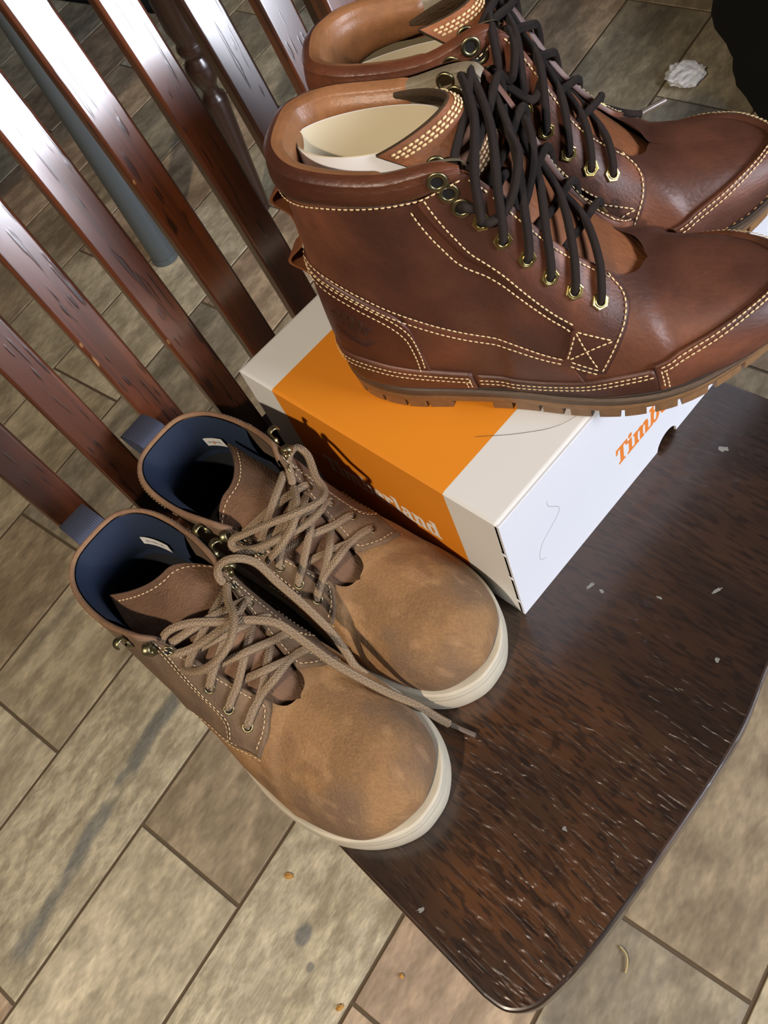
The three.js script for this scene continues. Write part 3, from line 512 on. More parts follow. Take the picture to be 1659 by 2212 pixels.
// a tongue: rows from the vamp upwards, each [inner end, middle, outer end]
function makeTongue(rows, round) {
  const cs = [0, 1, 2].map((i) => new THREE.CatmullRomCurve3(rows.map((r) => V(...r[i])), false, 'centripetal'));
  const P = (w, v) => {
    const m = cs[1].getPoint(clamp(v)), e = cs[w < 0 ? 0 : 2].getPoint(clamp(v)), a = Math.abs(w), f1 = round ? Math.sin(a * Math.PI / 2) : a, f2 = round ? 1 - Math.cos(a * Math.PI / 2) : a * a;
    return V(lerp(m.x, e.x, f2), lerp(m.y, e.y, f2), lerp(m.z, e.z, f1));
  };
  const N = (w, v) => { const d = 0.01; return new THREE.Vector3().crossVectors(P(w, Math.min(1, v + d)).sub(P(w, Math.max(0, v - d))), P(w + d, v).sub(P(w - d, v))).normalize(); };
  return { P, N, S: (w, v, o = 0) => P(w, v).addScaledVector(N(w, v), o) };
}
function tongueParts(add, tg, th, front, back, edge) {
  const w = (a) => a * 2 - 1, uv = (a, b) => [a * 0.08, b * 0.14];
  const main = add('tongue', grid((a, b) => tg.S(w(a), b), 48, 60, uv, true), front);
  add('tongue_lining', grid((a, b) => tg.S(w(a), b, -th), 48, 60, uv), back, main);
  const rim = (f) => grid((a, b) => { const [ww, vv] = f(a); return tg.S(ww, vv, -th / 2 + th / 2 * Math.cos(b * Math.PI)).addScaledVector(f(a)[2](ww, vv), th * 0.45 * Math.sin(b * Math.PI)); }, 60, 6, uv, true);
  const up = (ww, vv) => tg.P(ww, vv).sub(tg.P(ww, vv - 0.02)).normalize(), out = (s) => (ww, vv) => tg.P(ww, vv).sub(tg.P(ww - s * 0.02, vv)).normalize();
  add('tongue_edge', [rim((a) => [w(a), 1, up]), rim((a) => [1, 1 - a, out(1)]), rim((a) => [-1, a, out(-1)])], edge, main);
  return main;
}
// orient a geometry built around +z so that +z follows n and +y follows the given direction
function orient(g, p, n, y) {
  const z = n.clone().normalize(), x = new THREE.Vector3().crossVectors(y, z).normalize(), yy = new THREE.Vector3().crossVectors(z, x);
  return g.applyMatrix4(new THREE.Matrix4().makeBasis(x, yy, z).setPosition(p));
}
function eyeletGeo(hex) {
  const list = [];
  if (hex) {
    const s = new THREE.Shape(); for (let i = 0; i < 6; i++) { const a = i * Math.PI / 3 + 0.2; i ? s.lineTo(0.0053 * Math.cos(a), 0.0053 * Math.sin(a)) : s.moveTo(0.0053 * Math.cos(a), 0.0053 * Math.sin(a)); } s.closePath();
    const h = new THREE.Path(); h.absarc(0, 0, 0.003, 0, Math.PI * 2, true); s.holes.push(h);
    list.push(new THREE.ExtrudeGeometry(s, { depth: 0.0006, bevelEnabled: true, bevelThickness: 0.0005, bevelSize: 0.0006, bevelOffset: -0.0006, bevelSegments: 2, curveSegments: 20 }));
    const t = new THREE.TorusGeometry(0.0029, 0.0006, 8, 24); t.translate(0, 0, 0.001); list.push(t);
  } else { const t = new THREE.TorusGeometry(0.0041, 0.0012, 10, 28); t.scale(1, 1, 0.6); t.translate(0, 0, 0.0004); list.push(t); }
  return list;
}
const holeGeo = (r = 0.0031, z = 0.0003) => { const g = new THREE.CircleGeometry(r, 20); g.translate(0, 0, z); return g; };

// the leather boot's lines, as [us, t] on its upper
const L_SEAM = [[0, 0.865], [0.07, 0.87], [0.138, 0.885], [0.202, 0.905], [0.263, 0.917], [0.316, 0.926], [0.346, 0.926], [0.378, 0.948], [0.402, 0.975]];
const L_STAY = [[0.346, 0.922], [0.352, 0.87], [0.369, 0.778], [0.397, 0.69], [0.457, 0.633], [0.541, 0.585], [0.586, 0.556], [0.599, 0.535], [0.599, 0.521]];
const L_EYES = [[0.372, 0.985], [0.381, 0.928], [0.392, 0.874], [0.412, 0.833], [0.439, 0.8], [0.485, 0.79], [0.537, 0.776], [0.608, 0.757], [0.676, 0.737]];
const L_EYES_IN = [[0.362, 0.99], [0.371, 0.945], [0.38, 0.875], [0.393, 0.812], [0.42, 0.762], [0.462, 0.74], [0.515, 0.735], [0.58, 0.732], [0.652, 0.728]];
const L_FRONT = [[0.648, 0.244], [0.699, 0.478], [0.726, 0.62], [0.742, 0.77], [0.735, 0.865], [0.712, 0.93], [0.70, 0.975]];
const L_SIDE = [[0, 0.62], [0.07, 0.612], [0.143, 0.584], [0.195, 0.543], [0.244, 0.493], [0.306, 0.439], [0.374, 0.385], [0.476, 0.347], [0.563, 0.325]];
const L_COUNTER = [[0, 0.6], [0.07, 0.592], [0.139, 0.56], [0.2, 0.512], [0.241, 0.465], [0.263, 0.409], [0.269, 0.311], [0.266, 0.185]];
const L_FOX1 = [[0, 0.17], [0.08, 0.176], [0.141, 0.183], [0.197, 0.172], [0.263, 0.158], [0.342, 0.146]];
const L_FOX2 = [[0.352, 0.125], [0.448, 0.112], [0.582, 0.135], [0.679, 0.186], [0.756, 0.218]];
const L_TOE = [[0.766, 0.255], [0.809, 0.29], [0.854, 0.35], [0.897, 0.435], [0.936, 0.515], [0.97, 0.565], [1, 0.58]];
const shift = (pts, du, dt) => pts.map(([u, t]) => [u + du, t + dt]);

function leatherBoot(name, label, pos, yaw, hand, extra) {
  const t = thing(name, label, 'boot', pos, yaw, true, undefined), add = (n, g, m, p = t) => part(n, hand < 0 ? mirrorGeo(Array.isArray(g) ? merge(g) : g) : g, m, p);
  const S = UL.S, sides = [1, -1], sg = (pts, s) => (s > 0 ? pts : mir(pts));
  add('upper', weld(grid((a, b) => UL.P(a * 2 - 1, b * (Math.abs(a * 2 - 1) < 0.8 ? 0.995 : 1)), 300, 90, girthUV(LK)(UL))), mLeatherToe);
  // sole: gum lugs, a layered midsole band, a stitched welt
  const loop = makeLoop(LEATHER_FOOT, 0.004, 260), top = topOf(LK), sp = (x) => 0.03 * clamp((x - 0.16) / 0.121, 0, 1.2) ** 1.8, base = (x) => 0.007 + sp(x);
  const mid = (x) => lerp(base(x), top(x), 0.45);
  const out = add('outsole', loft(loop, [[base, -0.003], [base, -0.0005], [(x) => base(x) + 0.0008, 0.0006], [(x) => mid(x) - 0.0006, 0.0012], [mid, 0.0002]], { cap0: true, cap1: true }), mGum);
  add('midsole', loft(loop, [[(x) => mid(x), 0.0002], [(x) => mid(x) + 0.0006, 0.0016], [(x) => lerp(mid(x), top(x), 0.5), 0.002], [(x) => top(x) - 0.0022, 0.0014], [(x) => top(x) - 0.0016, -0.001]], {}), mMidsole);
  add('welt', loft(loop, [[(x) => top(x) - 0.002, -0.002], [(x) => top(x) - 0.0018, 0.0002], [(x) => top(x) - 0.0006, 0.0006], [(x) => top(x) + 0.0002, -0.0002], [(x) => top(x) + 0.0002, -0.006]], { cap1: true }), mWeltDark);
  const ws = []; for (let i = 0; i < 260; i += 2) { const P = (k) => { const p = loop[k % 260]; return V(p.x - p.nx * 0.0014, top(p.x) + 0.0005, p.z - p.nz * 0.0014); }; const a = P(i), b = P(i + 1); ws.push(stitch(a, a.clone().lerp(b, 0.9), V(0, 1, 0), 0.00045)); }
  tag(add('welt_stitching', ws, mThreadWelt), null, null, null, 'stuff');
  // heel block and forefoot lugs around the edge
  const idxAt = (x, s) => { let best = 0, bd = 9; loop.forEach((p, i) => { if ((s > 0) === (p.z > 0) && Math.abs(p.x - x) < bd) { bd = Math.abs(p.x - x); best = i; } }); return best; };
  const lug = (x0, x1, s, h, inn) => {
    const n = 5, P = (a, d, y) => { const i = idxAt(lerp(x0, x1, a), s), p = loop[i], x = p.x - p.nx * d, z = p.z - p.nz * d; return V(x, y === 0 ? base(p.x) + 0.002 : Math.max(0, base(p.x) - h) + (y === 2 ? 0.0006 : 0), z); };
    const prof = [[inn, 0], [inn, 1], [0.001, 1], [0.0002, 2], [-0.0004, 0]];
    const g = [grid((a, b) => { const [d, y] = prof[Math.round(b * 4)]; return P(lerp(0.0, 1.0, a), d, y); }, n, 4, (a, b) => [x0 + a * 0.02, b * 0.02])];
    for (const a of [0, 1]) { const q = prof.map(([d, y]) => P(a, d, y)); const ge = new THREE.BufferGeometry().setFromPoints([q[0], q[1], q[2], q[0], q[2], q[3], q[0], q[3], q[4]]); ge.setAttribute('uv', new THREE.Float32BufferAttribute(new Float32Array(18), 2)); ge.computeVertexNormals(); g.push(ge); }
    add('tread_lug', merge(g), mGum, out);
  };
  for (const s of sides) {
    for (const [a, b] of [[0.002, 0.011], [0.0135, 0.027], [0.0295, 0.043], [0.0455, 0.059], [0.0615, 0.077]]) lug(a, b, s, 0.0075, 0.02);
    for (let x = 0.103; x < 0.27; x += 0.0165) lug(x, Math.min(0.278, x + 0.0128), s, 0.0068, 0.016);
  }
  add('heel_block', loft(loop.filter((p) => p.x < 0.074).sort((a, b) => Math.atan2(a.z, a.x - 0.04) - Math.atan2(b.z, b.x - 0.04)), [[0.0006, -0.004], [0.0012, -0.002], [0.009, -0.002]], { cap0: true }), mGum, out);
  // panels: each shaft side is one quarter piece; counter, rand strips, lace stay and toe rand lie over it
  const st = [];
  for (const s of sides) {
    const P = (lo, hi, off, nk, nm, m, n, b = 0, uvo = 0) => add(n, panel(UL, s > 0 ? lo : (k) => { const q = lo(k); return [-q[0], q[1]]; }, s > 0 ? hi : (k) => { const q = hi(k); return [-q[0], q[1]]; }, off, nk, nm, b, uvo), m);
    const seam = curve(shift(L_SEAM, 0, -0.008)), side = curve(L_SIDE), stay = curve(L_STAY), fox1 = curve(L_FOX1), fox2 = curve(L_FOX2), cnt = curve(L_COUNTER), toe = curve(L_TOE), front = curve(L_FRONT);
    const uOf = (c, u) => { let a = 0, b = 1; for (let i = 0; i < 24; i++) { const m = (a + b) / 2; c(m)[0] < u ? a = m : b = m; } return c((a + b) / 2)[1]; };
    const sideT = (u) => (u < 0.56 ? uOf(side, u) : 0.325);
    P((k) => [k * 0.62, -0.0], (k) => [k * 0.585, k < 0.02 ? 0.86 : Math.min(uOf(seam, Math.min(k * 0.585, 0.345)), k * 0.585 > 0.345 ? stayT(k * 0.585) : 2)], 0.0009, 70, 44, mLeather, 'quarter', 0, 0.1);
    function stayT(u) { return uOf(curve(L_STAY.slice(1)), u) + 0.012; }
    P((k) => [lerp(0.262, 0.63, k), 0.0], (k) => [lerp(0.258, 0.568, k), sideT(lerp(0.258, 0.568, k)) - 0.01], 0.0016, 50, 14, mLeather, 'side_panel', 0, 0.23);
    P((k) => [lerp(0, 0.272, k), 0.02], (k) => { const u = lerp(0, 0.262, k); return [u, uOf(curve(L_COUNTER.slice(0, 6)), u)]; }, 0.0024, 40, 18, mLeatherDark, 'heel_counter');
    P((k) => [k * 0.347, 0.0], (k) => { const u = k * 0.343; return [u, uOf(fox1, u) + 0.008]; }, 0.0034, 40, 6, mLeather, 'rand_strip', 0, 0.05);
    P((k) => [lerp(0.351, 0.768, k), 0.0], (k) => { const u = lerp(0.351, 0.758, k); return [u, uOf(fox2, u) + 0.008]; }, 0.0028, 44, 6, mLeather, 'rand_strip', 0, 0.15);
    P((k) => [lerp(0.764, 1, k), 0.0], (k) => { const u = lerp(0.76, 1, k); return [u, uOf(toe, Math.max(u, 0.766)) + 0.01]; }, 0.003, 40, 14, mLeather, 'toe_rand', 0, 0.29);
    // lace stay: from its lower line up to the throat edge, ending in the crossed square
    const low = curve([...shift(L_STAY, -0.006, -0.012).slice(0, -1), [0.588, 0.52], [0.556, 0.315], [0.552, 0.3]]), hiS = curve([[0.40, 0.985], [0.42, 0.992], [0.46, 0.992], [0.53, 0.992], [0.60, 0.992], [0.68, 0.99], [0.712, 0.97], [0.74, 0.87], [0.75, 0.77], [0.733, 0.62], [0.705, 0.47], [0.652, 0.225]]);
    P(low, hiS, 0.0026, 80, 24, mLeather, 'lace_stay', 0, 0.4);
    { // tree emblem pressed into the heel counter
      const u0 = 0.149, t0 = 0.37, du = UL.P(u0 + 0.01, t0).distanceTo(UL.P(u0, t0)) / 0.01, dt = UL.P(u0, t0 + 0.01).distanceTo(UL.P(u0, t0)) / 0.01, em = [];
      const at = (x, y, o) => UL.S((u0 + x / du) * s, t0 + (y - x * 0.25) / dt, o), line = (pts, r) => em.push(tube(pts.map(([x, y]) => at(x, y, 0.0024)), r, 14, 6));
      for (let i = 0; i < 22; i++) { const a = i * 2.4, r = 0.0098 * Math.sqrt((i + 0.6) / 22), g = new THREE.SphereGeometry(0.0021, 8, 6); g.scale(1, 1, 0.3); const x = r * Math.cos(a) * 1.25, y = 0.0045 + r * Math.sin(a) * 0.72; em.push(orient(g, at(x, y, 0.0024), UL.N((u0 + x / du) * s, t0 + y / dt), V(0, 1, 0))); }
      line([[0, 0.002], [0.0004, -0.003], [0, -0.008]], 0.0008); line([[-0.013, -0.007], [-0.006, -0.0092], [0.003, -0.0088], [0.012, -0.006]], 0.0006); line([[-0.011, -0.0098], [-0.004, -0.0118], [0.004, -0.0114], [0.010, -0.0092]], 0.0006); line([[-0.007, -0.0126], [0, -0.0140], [0.006, -0.0130]], 0.0006);
      add('tree_emblem', em, mLeatherDark);
    }
    const ST = (pts, off, d = 1) => st.push(...stitches(UL, sg(pts, s), off));
    ST(L_SEAM, 0.0034); ST(shift(L_STAY, 0.004, 0.004).slice(0, -1), 0.0032); ST(shift(L_STAY, -0.016, -0.03), 0.0022);
    ST(L_FRONT, 0.0032); ST([[0.43, 0.955], [0.46, 0.945], [0.53, 0.945], [0.60, 0.945], [0.675, 0.94], [0.712, 0.93]], 0.0032); ST([[0.405, 0.975], [0.418, 0.962], [0.43, 0.955]], 0.0032);
    const X = [[0.597, 0.521], [0.692, 0.482], [0.645, 0.262], [0.566, 0.33]];
    for (const [a, b] of [[0, 1], [3, 0], [2, 3], [0, 2], [1, 3]]) ST([X[a], [(X[a][0] + X[b][0]) / 2, (X[a][1] + X[b][1]) / 2], X[b]], 0.0033);
    ST(shift([X[2], X[3]], -0.004, -0.03), 0.0033); ST(L_SIDE.slice(1), 0.0025); ST(shift(L_SIDE.slice(1), -0.004, -0.032), 0.0026);
    ST(shift(L_COUNTER, -0.006, -0.012), 0.0032); ST(shift(L_COUNTER, -0.016, -0.036), 0.0032);
    ST(shift(L_FOX1, 0, -0.018), 0.0042); ST(shift(L_FOX1, 0, -0.05), 0.0042); ST([[0.337, 0.13], [0.338, 0.02]], 0.0042); ST([[0.329, 0.1], [0.33, 0.02]], 0.0042);
    ST(shift(L_FOX2, 0, -0.018), 0.0036); ST(shift(L_FOX2, 0, -0.05), 0.0036);
    ST(shift(L_TOE, 0.003, -0.02), 0.0038); ST(shift(L_TOE, 0.006, -0.055), 0.0038); ST([[0.772, 0.225], [0.773, 0.03]], 0.0038); ST([[0.78, 0.2], [0.781, 0.03]], 0.0038);
  }
  // collar roll outside, padded lining inside
  const uc = (a) => lerp(-0.40, 0.40, a), ks = (a) => Math.sin(Math.PI * clamp(a * 12, 0, 0.5)) * Math.sin(Math.PI * clamp((1 - a) * 12, 0, 0.5));
  const seamT = curve(L_SEAM), sT = (u) => { let a = 0, b = 1; for (let i = 0; i < 20; i++) { const m = (a + b) / 2; seamT(m)[0] < Math.abs(u) ? a = m : b = m; } return seamT((a + b) / 2)[1]; };
  const rollOut = [[0, 0.0006, 0], [0.12, 0.0032, 0], [0.4, 0.0052, 0], [0.7, 0.005, 0], [0.92, 0.0038, 0.0012], [1, 0.0015, 0.0036], [1, -0.0012, 0.0044]];
  const rollIn = [[1, -0.0012, 0.0044], [1, -0.004, 0.0036], [0.93, -0.0072, 0.0008], [0.72, -0.0095, 0], [0.4, -0.0098, 0], [0.05, -0.0085, 0], [-0.5, -0.0062, 0], [-0.7, -0.003, 0]];
  const rollP = (prof, u0 = -0.40, u1 = 0.40, thin = 1) => { const c = new THREE.CatmullRomCurve3(prof.map((p) => V(...p))); return (a, b) => { const u = lerp(u0, u1, a), p = c.getPoint(b), t0 = sT(u), tt = lerp(t0, 0.998, p.x), k = 0.35 + 0.65 * ks(a); return UL.S(u, Math.min(0.998, tt), p.y * (thin < 1 ? thin : k)).add(V(0, p.z * (thin < 1 ? thin : k), 0)); }; };
  add('collar', weld(grid(rollP(rollOut), 160, 18, (a, b) => [a * 0.3, b * 0.06])), mCollar);
  const lin = add('collar_lining', weld(grid(rollP(rollIn, -0.318, 0.318), 160, 22, (a, b) => [a * 0.3, b * 0.06], false)), mCollarLining);
  for (const s of sides) add('collar_facing', grid(rollP([[1, -0.0012, 0.0040], [1, -0.004, 0.0034], [0.93, -0.0072, 0.0008], [0.6, -0.0088, 0], [0.1, -0.0085, 0], [-0.5, -0.006, 0]], s * 0.30, s * 0.412, 0.85), 40, 22, (a, b) => [a * 0.05, b * 0.04]), mOlive, lin);
  for (const s of sides) for (const k of [0, 1]) { const [eu, et] = (s > 0 ? L_EYES : L_EYES_IN)[k], p = UL.S(eu * s, et, k ? -0.0078 : -0.0072), n = UL.N(eu * s, et).negate(); add('eyelet_back', [orient(new THREE.TorusGeometry(0.0042, 0.001, 8, 24), p, n, V(0, 1, 0)), orient(holeGeo(0.0034, 0.0002), p, n, V(0, 1, 0))], mBrassDull, lin); }
  add('lining', weld(grid((a, b) => UL.S(lerp(-0.5, 0.5, a), lerp(0.05, 0.86, b), -0.004), 120, 30, (a, b) => [a * 0.4, b * 0.15], true)), mWeave);
  tag(add('stitching', st, mThread), null, null, null, 'stuff');
  // heel strap: two leather loops standing off the back seam
  const bump = (v) => 0.0035 + 0.011 * Math.exp(-(((v - 0.2) / 0.11) ** 2)) + 0.013 * Math.exp(-(((v - 0.82) / 0.12) ** 2));
  const strapP = (o) => (a, b) => { const p = UL.S(0, lerp(0.84, 0.42, a), 0); return V(p.x - bump(a) - o, p.y, p.z + lerp(-0.008, 0.008, b)); };
  const rimS = (b0) => grid((a, c) => strapP(lerp(0, 0.002, c))(a, b0), 50, 1, (a, c) => [a * 0.08, c * 0.002], b0 === 0);
  add('heel_strap', [grid(strapP(0.002), 50, 6, (a, b) => [a * 0.08, b * 0.016]), grid(strapP(0), 50, 6, (a, b) => [a * 0.08, b * 0.016], true), rimS(0), rimS(1)], mStrap);
  // tongue with bands of stitching
  const tg = makeTongue([[[0.196, 0.0555, -0.030], [0.2035, 0.0595, 0], [0.196, 0.0555, 0.028]], [[0.160, 0.0925, -0.033], [0.167, 0.0975, 0], [0.160, 0.0925, 0.030]], [[0.134, 0.121, -0.030], [0.142, 0.129, 0], [0.134, 0.121, 0.029]], [[0.114, 0.150, -0.026], [0.127, 0.155, 0], [0.113, 0.148, 0.031]], [[0.096, 0.172, -0.022], [0.119, 0.174, 0.001], [0.094, 0.166, 0.028]], [[0.076, 0.186, -0.013], [0.107, 0.188, 0.003], [0.070, 0.175, 0.022]]], true);
  const tp = tongueParts(add, tg, 0.0034, mTongue, mTongueBack, mTongueBack);
  const ts = []; for (const v of [0.965, 0.945, 0.925, 0.72, 0.7, 0.68, 0.66]) { const path = []; for (let i = 0; i <= 12; i++) path.push([lerp(-0.95, 0.95, i / 12), v]); ts.push(...stitches(tg, path, 0.0004, 0.0034, 0.0027, 0.0006)); }
  tag(add('tongue_stitching', ts, mThread, tp), null, null, null, 'stuff');
  const loopT = grid((a, b) => tg.S(lerp(-0.3, 0.3, b), lerp(0.52, 0.62, a), 0.0008 + 0.006 * Math.sin(Math.PI * a)), 14, 8, (a, b) => [a * 0.02, b * 0.02]); add('lace_keeper', loopT, mTongue, tp);
  // eyelets and lace
  const eyes = { '1': L_EYES, '-1': L_EYES_IN.map(([u, t]) => [-u, t]) };
  for (const s of sides) eyes[s].forEach(([u, tt], i) => {
    const off = i < 1 ? 0.0052 : 0.0027, p = UL.S(u, tt, off), n = UL.N(u, tt), y = UL.P(u + 0.01 * s, tt).sub(UL.P(u, tt)).normalize();
    const e = add('eyelet', eyeletGeo(i > 2).map((g) => orient(g, p, n, y)), i > 2 ? mBrass : mBrassDull); add('eyelet_hole', orient(holeGeo(), p, n, y), mHole, e);
  });
  const lace = [], R = 0.0024;
  const cross = (s, i, j, lift, sag = 0) => {
    const [u, tt] = eyes[s][i], [u2, t2] = eyes[-s][j], e1 = UL.S(u, 0.99, 0.0046), e2 = UL.S(u2, 0.985, -0.0035), n = V(0.72, 0.69, 0);
    const c = e1.clone().add(e2).multiplyScalar(0.5).addScaledVector(n, 0.0015 + lift);
    return [UL.S(u, tt, -0.0015), UL.S(u, tt + 0.012, 0.0045), UL.S(u, lerp(tt, 0.99, 0.45), 0.0052 + sag * 0.5), e1.addScaledVector(n, sag * 0.5), c, e2, UL.S(u2, lerp(t2, 0.99, 0.4), -0.005)];
  };
  for (let i = 3; i < 9; i++) for (const s of sides) lace.push(tube(cross(s, i, i - 1, s > 0 ? 0.004 : 0.0, 0.0012 * ((i * 7) % 3)), R, 40, 8));
  { const [u, tt] = eyes[1][8], [u2, t2] = eyes[-1][8]; lace.push(tube([UL.S(u, tt, -0.003), UL.S(u + 0.004, 0.9, -0.003), UL.S(u + 0.006, 0.985, -0.003), UL.S(u2 - 0.006, 0.985, -0.003), UL.S(u2 - 0.004, 0.9, -0.003), UL.S(u2, t2, -0.003)], R, 50, 8)); }
  for (const path of extra.lace) lace.push(tube(path.map((p) => (Array.isArray(p) ? V(...p) : UL.S(p.u, p.t, p.o))), R, 70, 8));
  const lc = add('shoelace', lace, mLace);
  if (extra.aglet) add('aglet', tube(extra.aglet.map((p) => V(...p)), 0.0021, 8, 8), mAglet, lc);
  return t;
}

// the suede boot's lines
const S_EYES = [[0.462, 0.968], [0.512, 0.925], [0.573, 0.868], [0.645, 0.812], [0.712, 0.76]], S_DBL = [[0.425, 0.985], [0.44, 0.955], [0.486, 0.84], [0.534, 0.775], [0.627, 0.722], [0.646, 0.68], [0.65, 0.6], [0.648, 0.535]];
const S_LOW = [[0, 0], [0.3, 0.02], [0.36, 0.12], [0.42, 0.32], [0.477, 0.45], [0.55, 0.48], [0.615, 0.495], [0.711, 0.555], [0.756, 0.578]];
function suedeBoot(name, label, pos, yaw, hand, extra) {
  const t = thing(name, label, 'boot', pos, yaw, true, undefined), add = (n, g, m, p = t) => part(n, hand < 0 ? mirrorGeo(Array.isArray(g) ? merge(g) : g) : g, m, p);
  const sides = [1, -1];
  add('upper', weld(grid((a, b) => US.P(a * 2 - 1, b * (Math.abs(a * 2 - 1) < 0.79 ? 0.996 : 1)), 300, 90, girthUV(SK)(US))), mVamp);
  const loop = makeLoop(SUEDE_FOOT, 0.003, 220);
  add('sole', loft(loop, [[0, -0.006], [0.0006, -0.002], [0.003, 0], [0.012, 0.0012], [0.0195, 0.001], [0.0205, -0.0002], [0.0215, 0.0008], [0.0245, 0.0007], [0.0252, -0.0003], [0.026, 0.0004], [0.0285, -0.0002], [0.0292, -0.0018], [0.0282, -0.006], [0.0275, -0.014]], { cap0: true }), mCream);
  add('insole', loft(loop, [[0.016, -0.006], [0.018, -0.008]], { cap1: true }), mNavyDark);
  const st = [], quarterParts = {};
  for (const s of sides) {
    const f = (c) => (s > 0 ? c : (k) => { const q = c(k); return [-q[0], q[1]]; });
    const low = curve(S_LOW), lo = (k) => (k < 0.86 ? low(k / 0.86) : (() => { const m = (k - 0.86) / 0.14; return [lerp(0.756, 0.772, m), lerp(0.578, 0.76, m)]; })()), hi = (k) => (k < 0.9 ? [k / 0.9 * 0.742, 0.994] : [lerp(0.742, 0.768, (k - 0.9) / 0.1), lerp(0.994, 0.82, (k - 0.9) / 0.1)]);
    const uAt = (k) => low(k)[0];
    // hi follows the same u as lo so that the piece does not shear
    const hiU = (k) => { const l = lo(k); return k < 0.86 ? [l[0] * 0.742 / 0.756, 0.994] : hi(0.9 + (k - 0.86) / 0.14 * 0.1); };
    quarterParts[s] = add('quarter', panel(US, f(lo), f(hiU), 0.0013, 110, 40), mQuarter);
    const stayLow = curve([...S_DBL.slice(0, -1), [0.652, 0.56]]), stayHi = curve([[0.432, 0.994], [0.5, 0.994], [0.58, 0.994], [0.66, 0.994], [0.735, 0.994], [0.765, 0.86], [0.77, 0.75], [0.755, 0.585]]);
    add('lace_stay', panel(US, f(stayLow), f(stayHi), 0.0026, 60, 20, 0, 0.3), mQuarter);
    const ST = (pts, off) => st.push(...stitches(US, s > 0 ? pts : mir(pts), off, 0.0034, 0.0025, 0.00036));
    ST(shift(S_DBL, 0.006, 0.012), 0.0031); ST(shift(S_DBL, -0.008, -0.015), 0.0018); ST([[0.45, 0.972], [0.52, 0.968], [0.60, 0.965], [0.68, 0.96], [0.73, 0.955], [0.753, 0.88], [0.76, 0.78], [0.75, 0.63]], 0.0031);
    ST(shift(S_LOW.slice(4), 0.0, 0.025), 0.0018); ST(shift(S_LOW.slice(4), 0.0, -0.028), 0.0004); ST([[0.02, 0.982], [0.15, 0.982], [0.28, 0.982]], 0.0018);
    ST([[0.295, 0.99], [0.297, 0.955]], 0.002); ST([[0.303, 0.99], [0.305, 0.955]], 0.002);
  }
  tag(add('stitching', st, mThreadTan), null, null, null, 'stuff');
  // rim, navy lining, suede facing at the front of both flaps
  add('collar_rim', weld(grid((a, b) => { const u = lerp(-0.44, 0.44, a), ph = b * Math.PI; return US.S(u, 0.994, -0.0008 + 0.0019 * Math.cos(ph)).add(V(0, 0.0018 * Math.sin(ph), 0)); }, 140, 8, (a, b) => [a * 0.3, b * 0.01])), mRim);
  const lin = add('collar_lining', weld(grid((a, b) => { const u = lerp(-0.31, 0.31, a); const puff = 0.0035 + 0.0045 * Math.sin(Math.PI * clamp(b * 1.35)); return US.S(u, lerp(0.992, 0.42, b), -puff); }, 100, 36, (a, b) => [a * 0.26, b * 0.07], true)), mNavy);
  add('inner_lining', weld(grid((a, b) => US.S(lerp(-0.62, 0.62, a), lerp(0.0, 0.5, b), -0.0036), 100, 24, (a, b) => [a * 0.26, b * 0.07], false)), mNavyDark, lin);
  for (const s of sides) add('flap_facing', grid((a, b) => US.S(lerp(0.29, 0.45, a) * s, lerp(0.55, 0.994, b), -0.0042 + 0.0012 * b), 40, 16, (a, b) => [a * 0.05, b * 0.04], s > 0), mSuedeEdge);
  if (extra.tag) { const w = canvasTex(256, 64, (x, W_, H_) => { x.fillStyle = '#d9d9d4'; x.fillRect(0, 0, W_, H_); x.strokeStyle = '#2a3038'; x.lineWidth = 4; x.beginPath(); for (let i = 0; i <= 40; i++) { const px = 40 + i * 4.2, py = 30 + 9 * Math.sin(i * 1.4) * (0.5 + 0.5 * Math.sin(i * 0.37)); i ? x.lineTo(px, py) : x.moveTo(px, py); } x.stroke(); if (extra.tag.orange) { x.fillStyle = '#c76a2a'; x.beginPath(); x.arc(120, 24, 12, 0, 7); x.fill(); } });
    const [u0, u1, t0, t1] = extra.tag.at; add('size_label', grid((a, b) => US.S(lerp(u0, u1, a), lerp(t0, t1, b), -0.0098), 16, 6, (a, b) => [a, b], true), std({ map: w, roughness: 0.6, side: THREE.DoubleSide }), lin); }
  // pull loop
  const pc = new THREE.CatmullRomCurve3([[0.0135, 0.1265], [0.011, 0.1305], [0.003, 0.1315], [-0.012, 0.1285], [-0.0185, 0.124], [-0.014, 0.116], [-0.002, 0.108], [0.0065, 0.100]].map(([x, y]) => V(x, y, 0)), false, 'centripetal');
  const web = (o) => grid((a, b) => { const p = pc.getPointAt(a), g = pc.getTangentAt(a); return V(p.x - g.y * o, p.y + g.x * o, lerp(-0.0185, 0.0045, b)); }, 50, 8, (a, b) => [b * 0.024, a * 0.06], o < 0);
  add('pull_loop', [web(0.0006), web(-0.0006)], mNavyWeb);
  // tongue
  const tg = makeTongue(extra.tongue, false), tp = tongueParts(add, tg, 0.0026, mSuedeTongue, mSuedeEdge, mSuedeEdge);
  const path = [], p2 = []; for (let i = 0; i <= 14; i++) path.push([lerp(-0.93, 0.93, i / 14), 0.955]); tag(add('tongue_stitching', stitches(tg, path, 0.0004, 0.0036, 0.0026, 0.00042), mThreadTan, tp), null, null, null, 'stuff');
  // eyelets, hooks, lace
  const eye = (s, i) => [S_EYES[i][0] * s, S_EYES[i][1]];
  for (const s of sides) for (let i = 0; i < 5; i++) { const [u, tt] = eye(s, i), p = US.S(u, tt, 0.0026), n = US.N(u, tt); const g = new THREE.TorusGeometry(0.0031, 0.0007, 8, 22); const e = add('eyelet', orient(g, p, n, V(0, 1, 0)), mBrassDull); add('eyelet_hole', orient(holeGeo(0.0028, 0.0002), p, n, V(0, 1, 0)), mHole, e); }
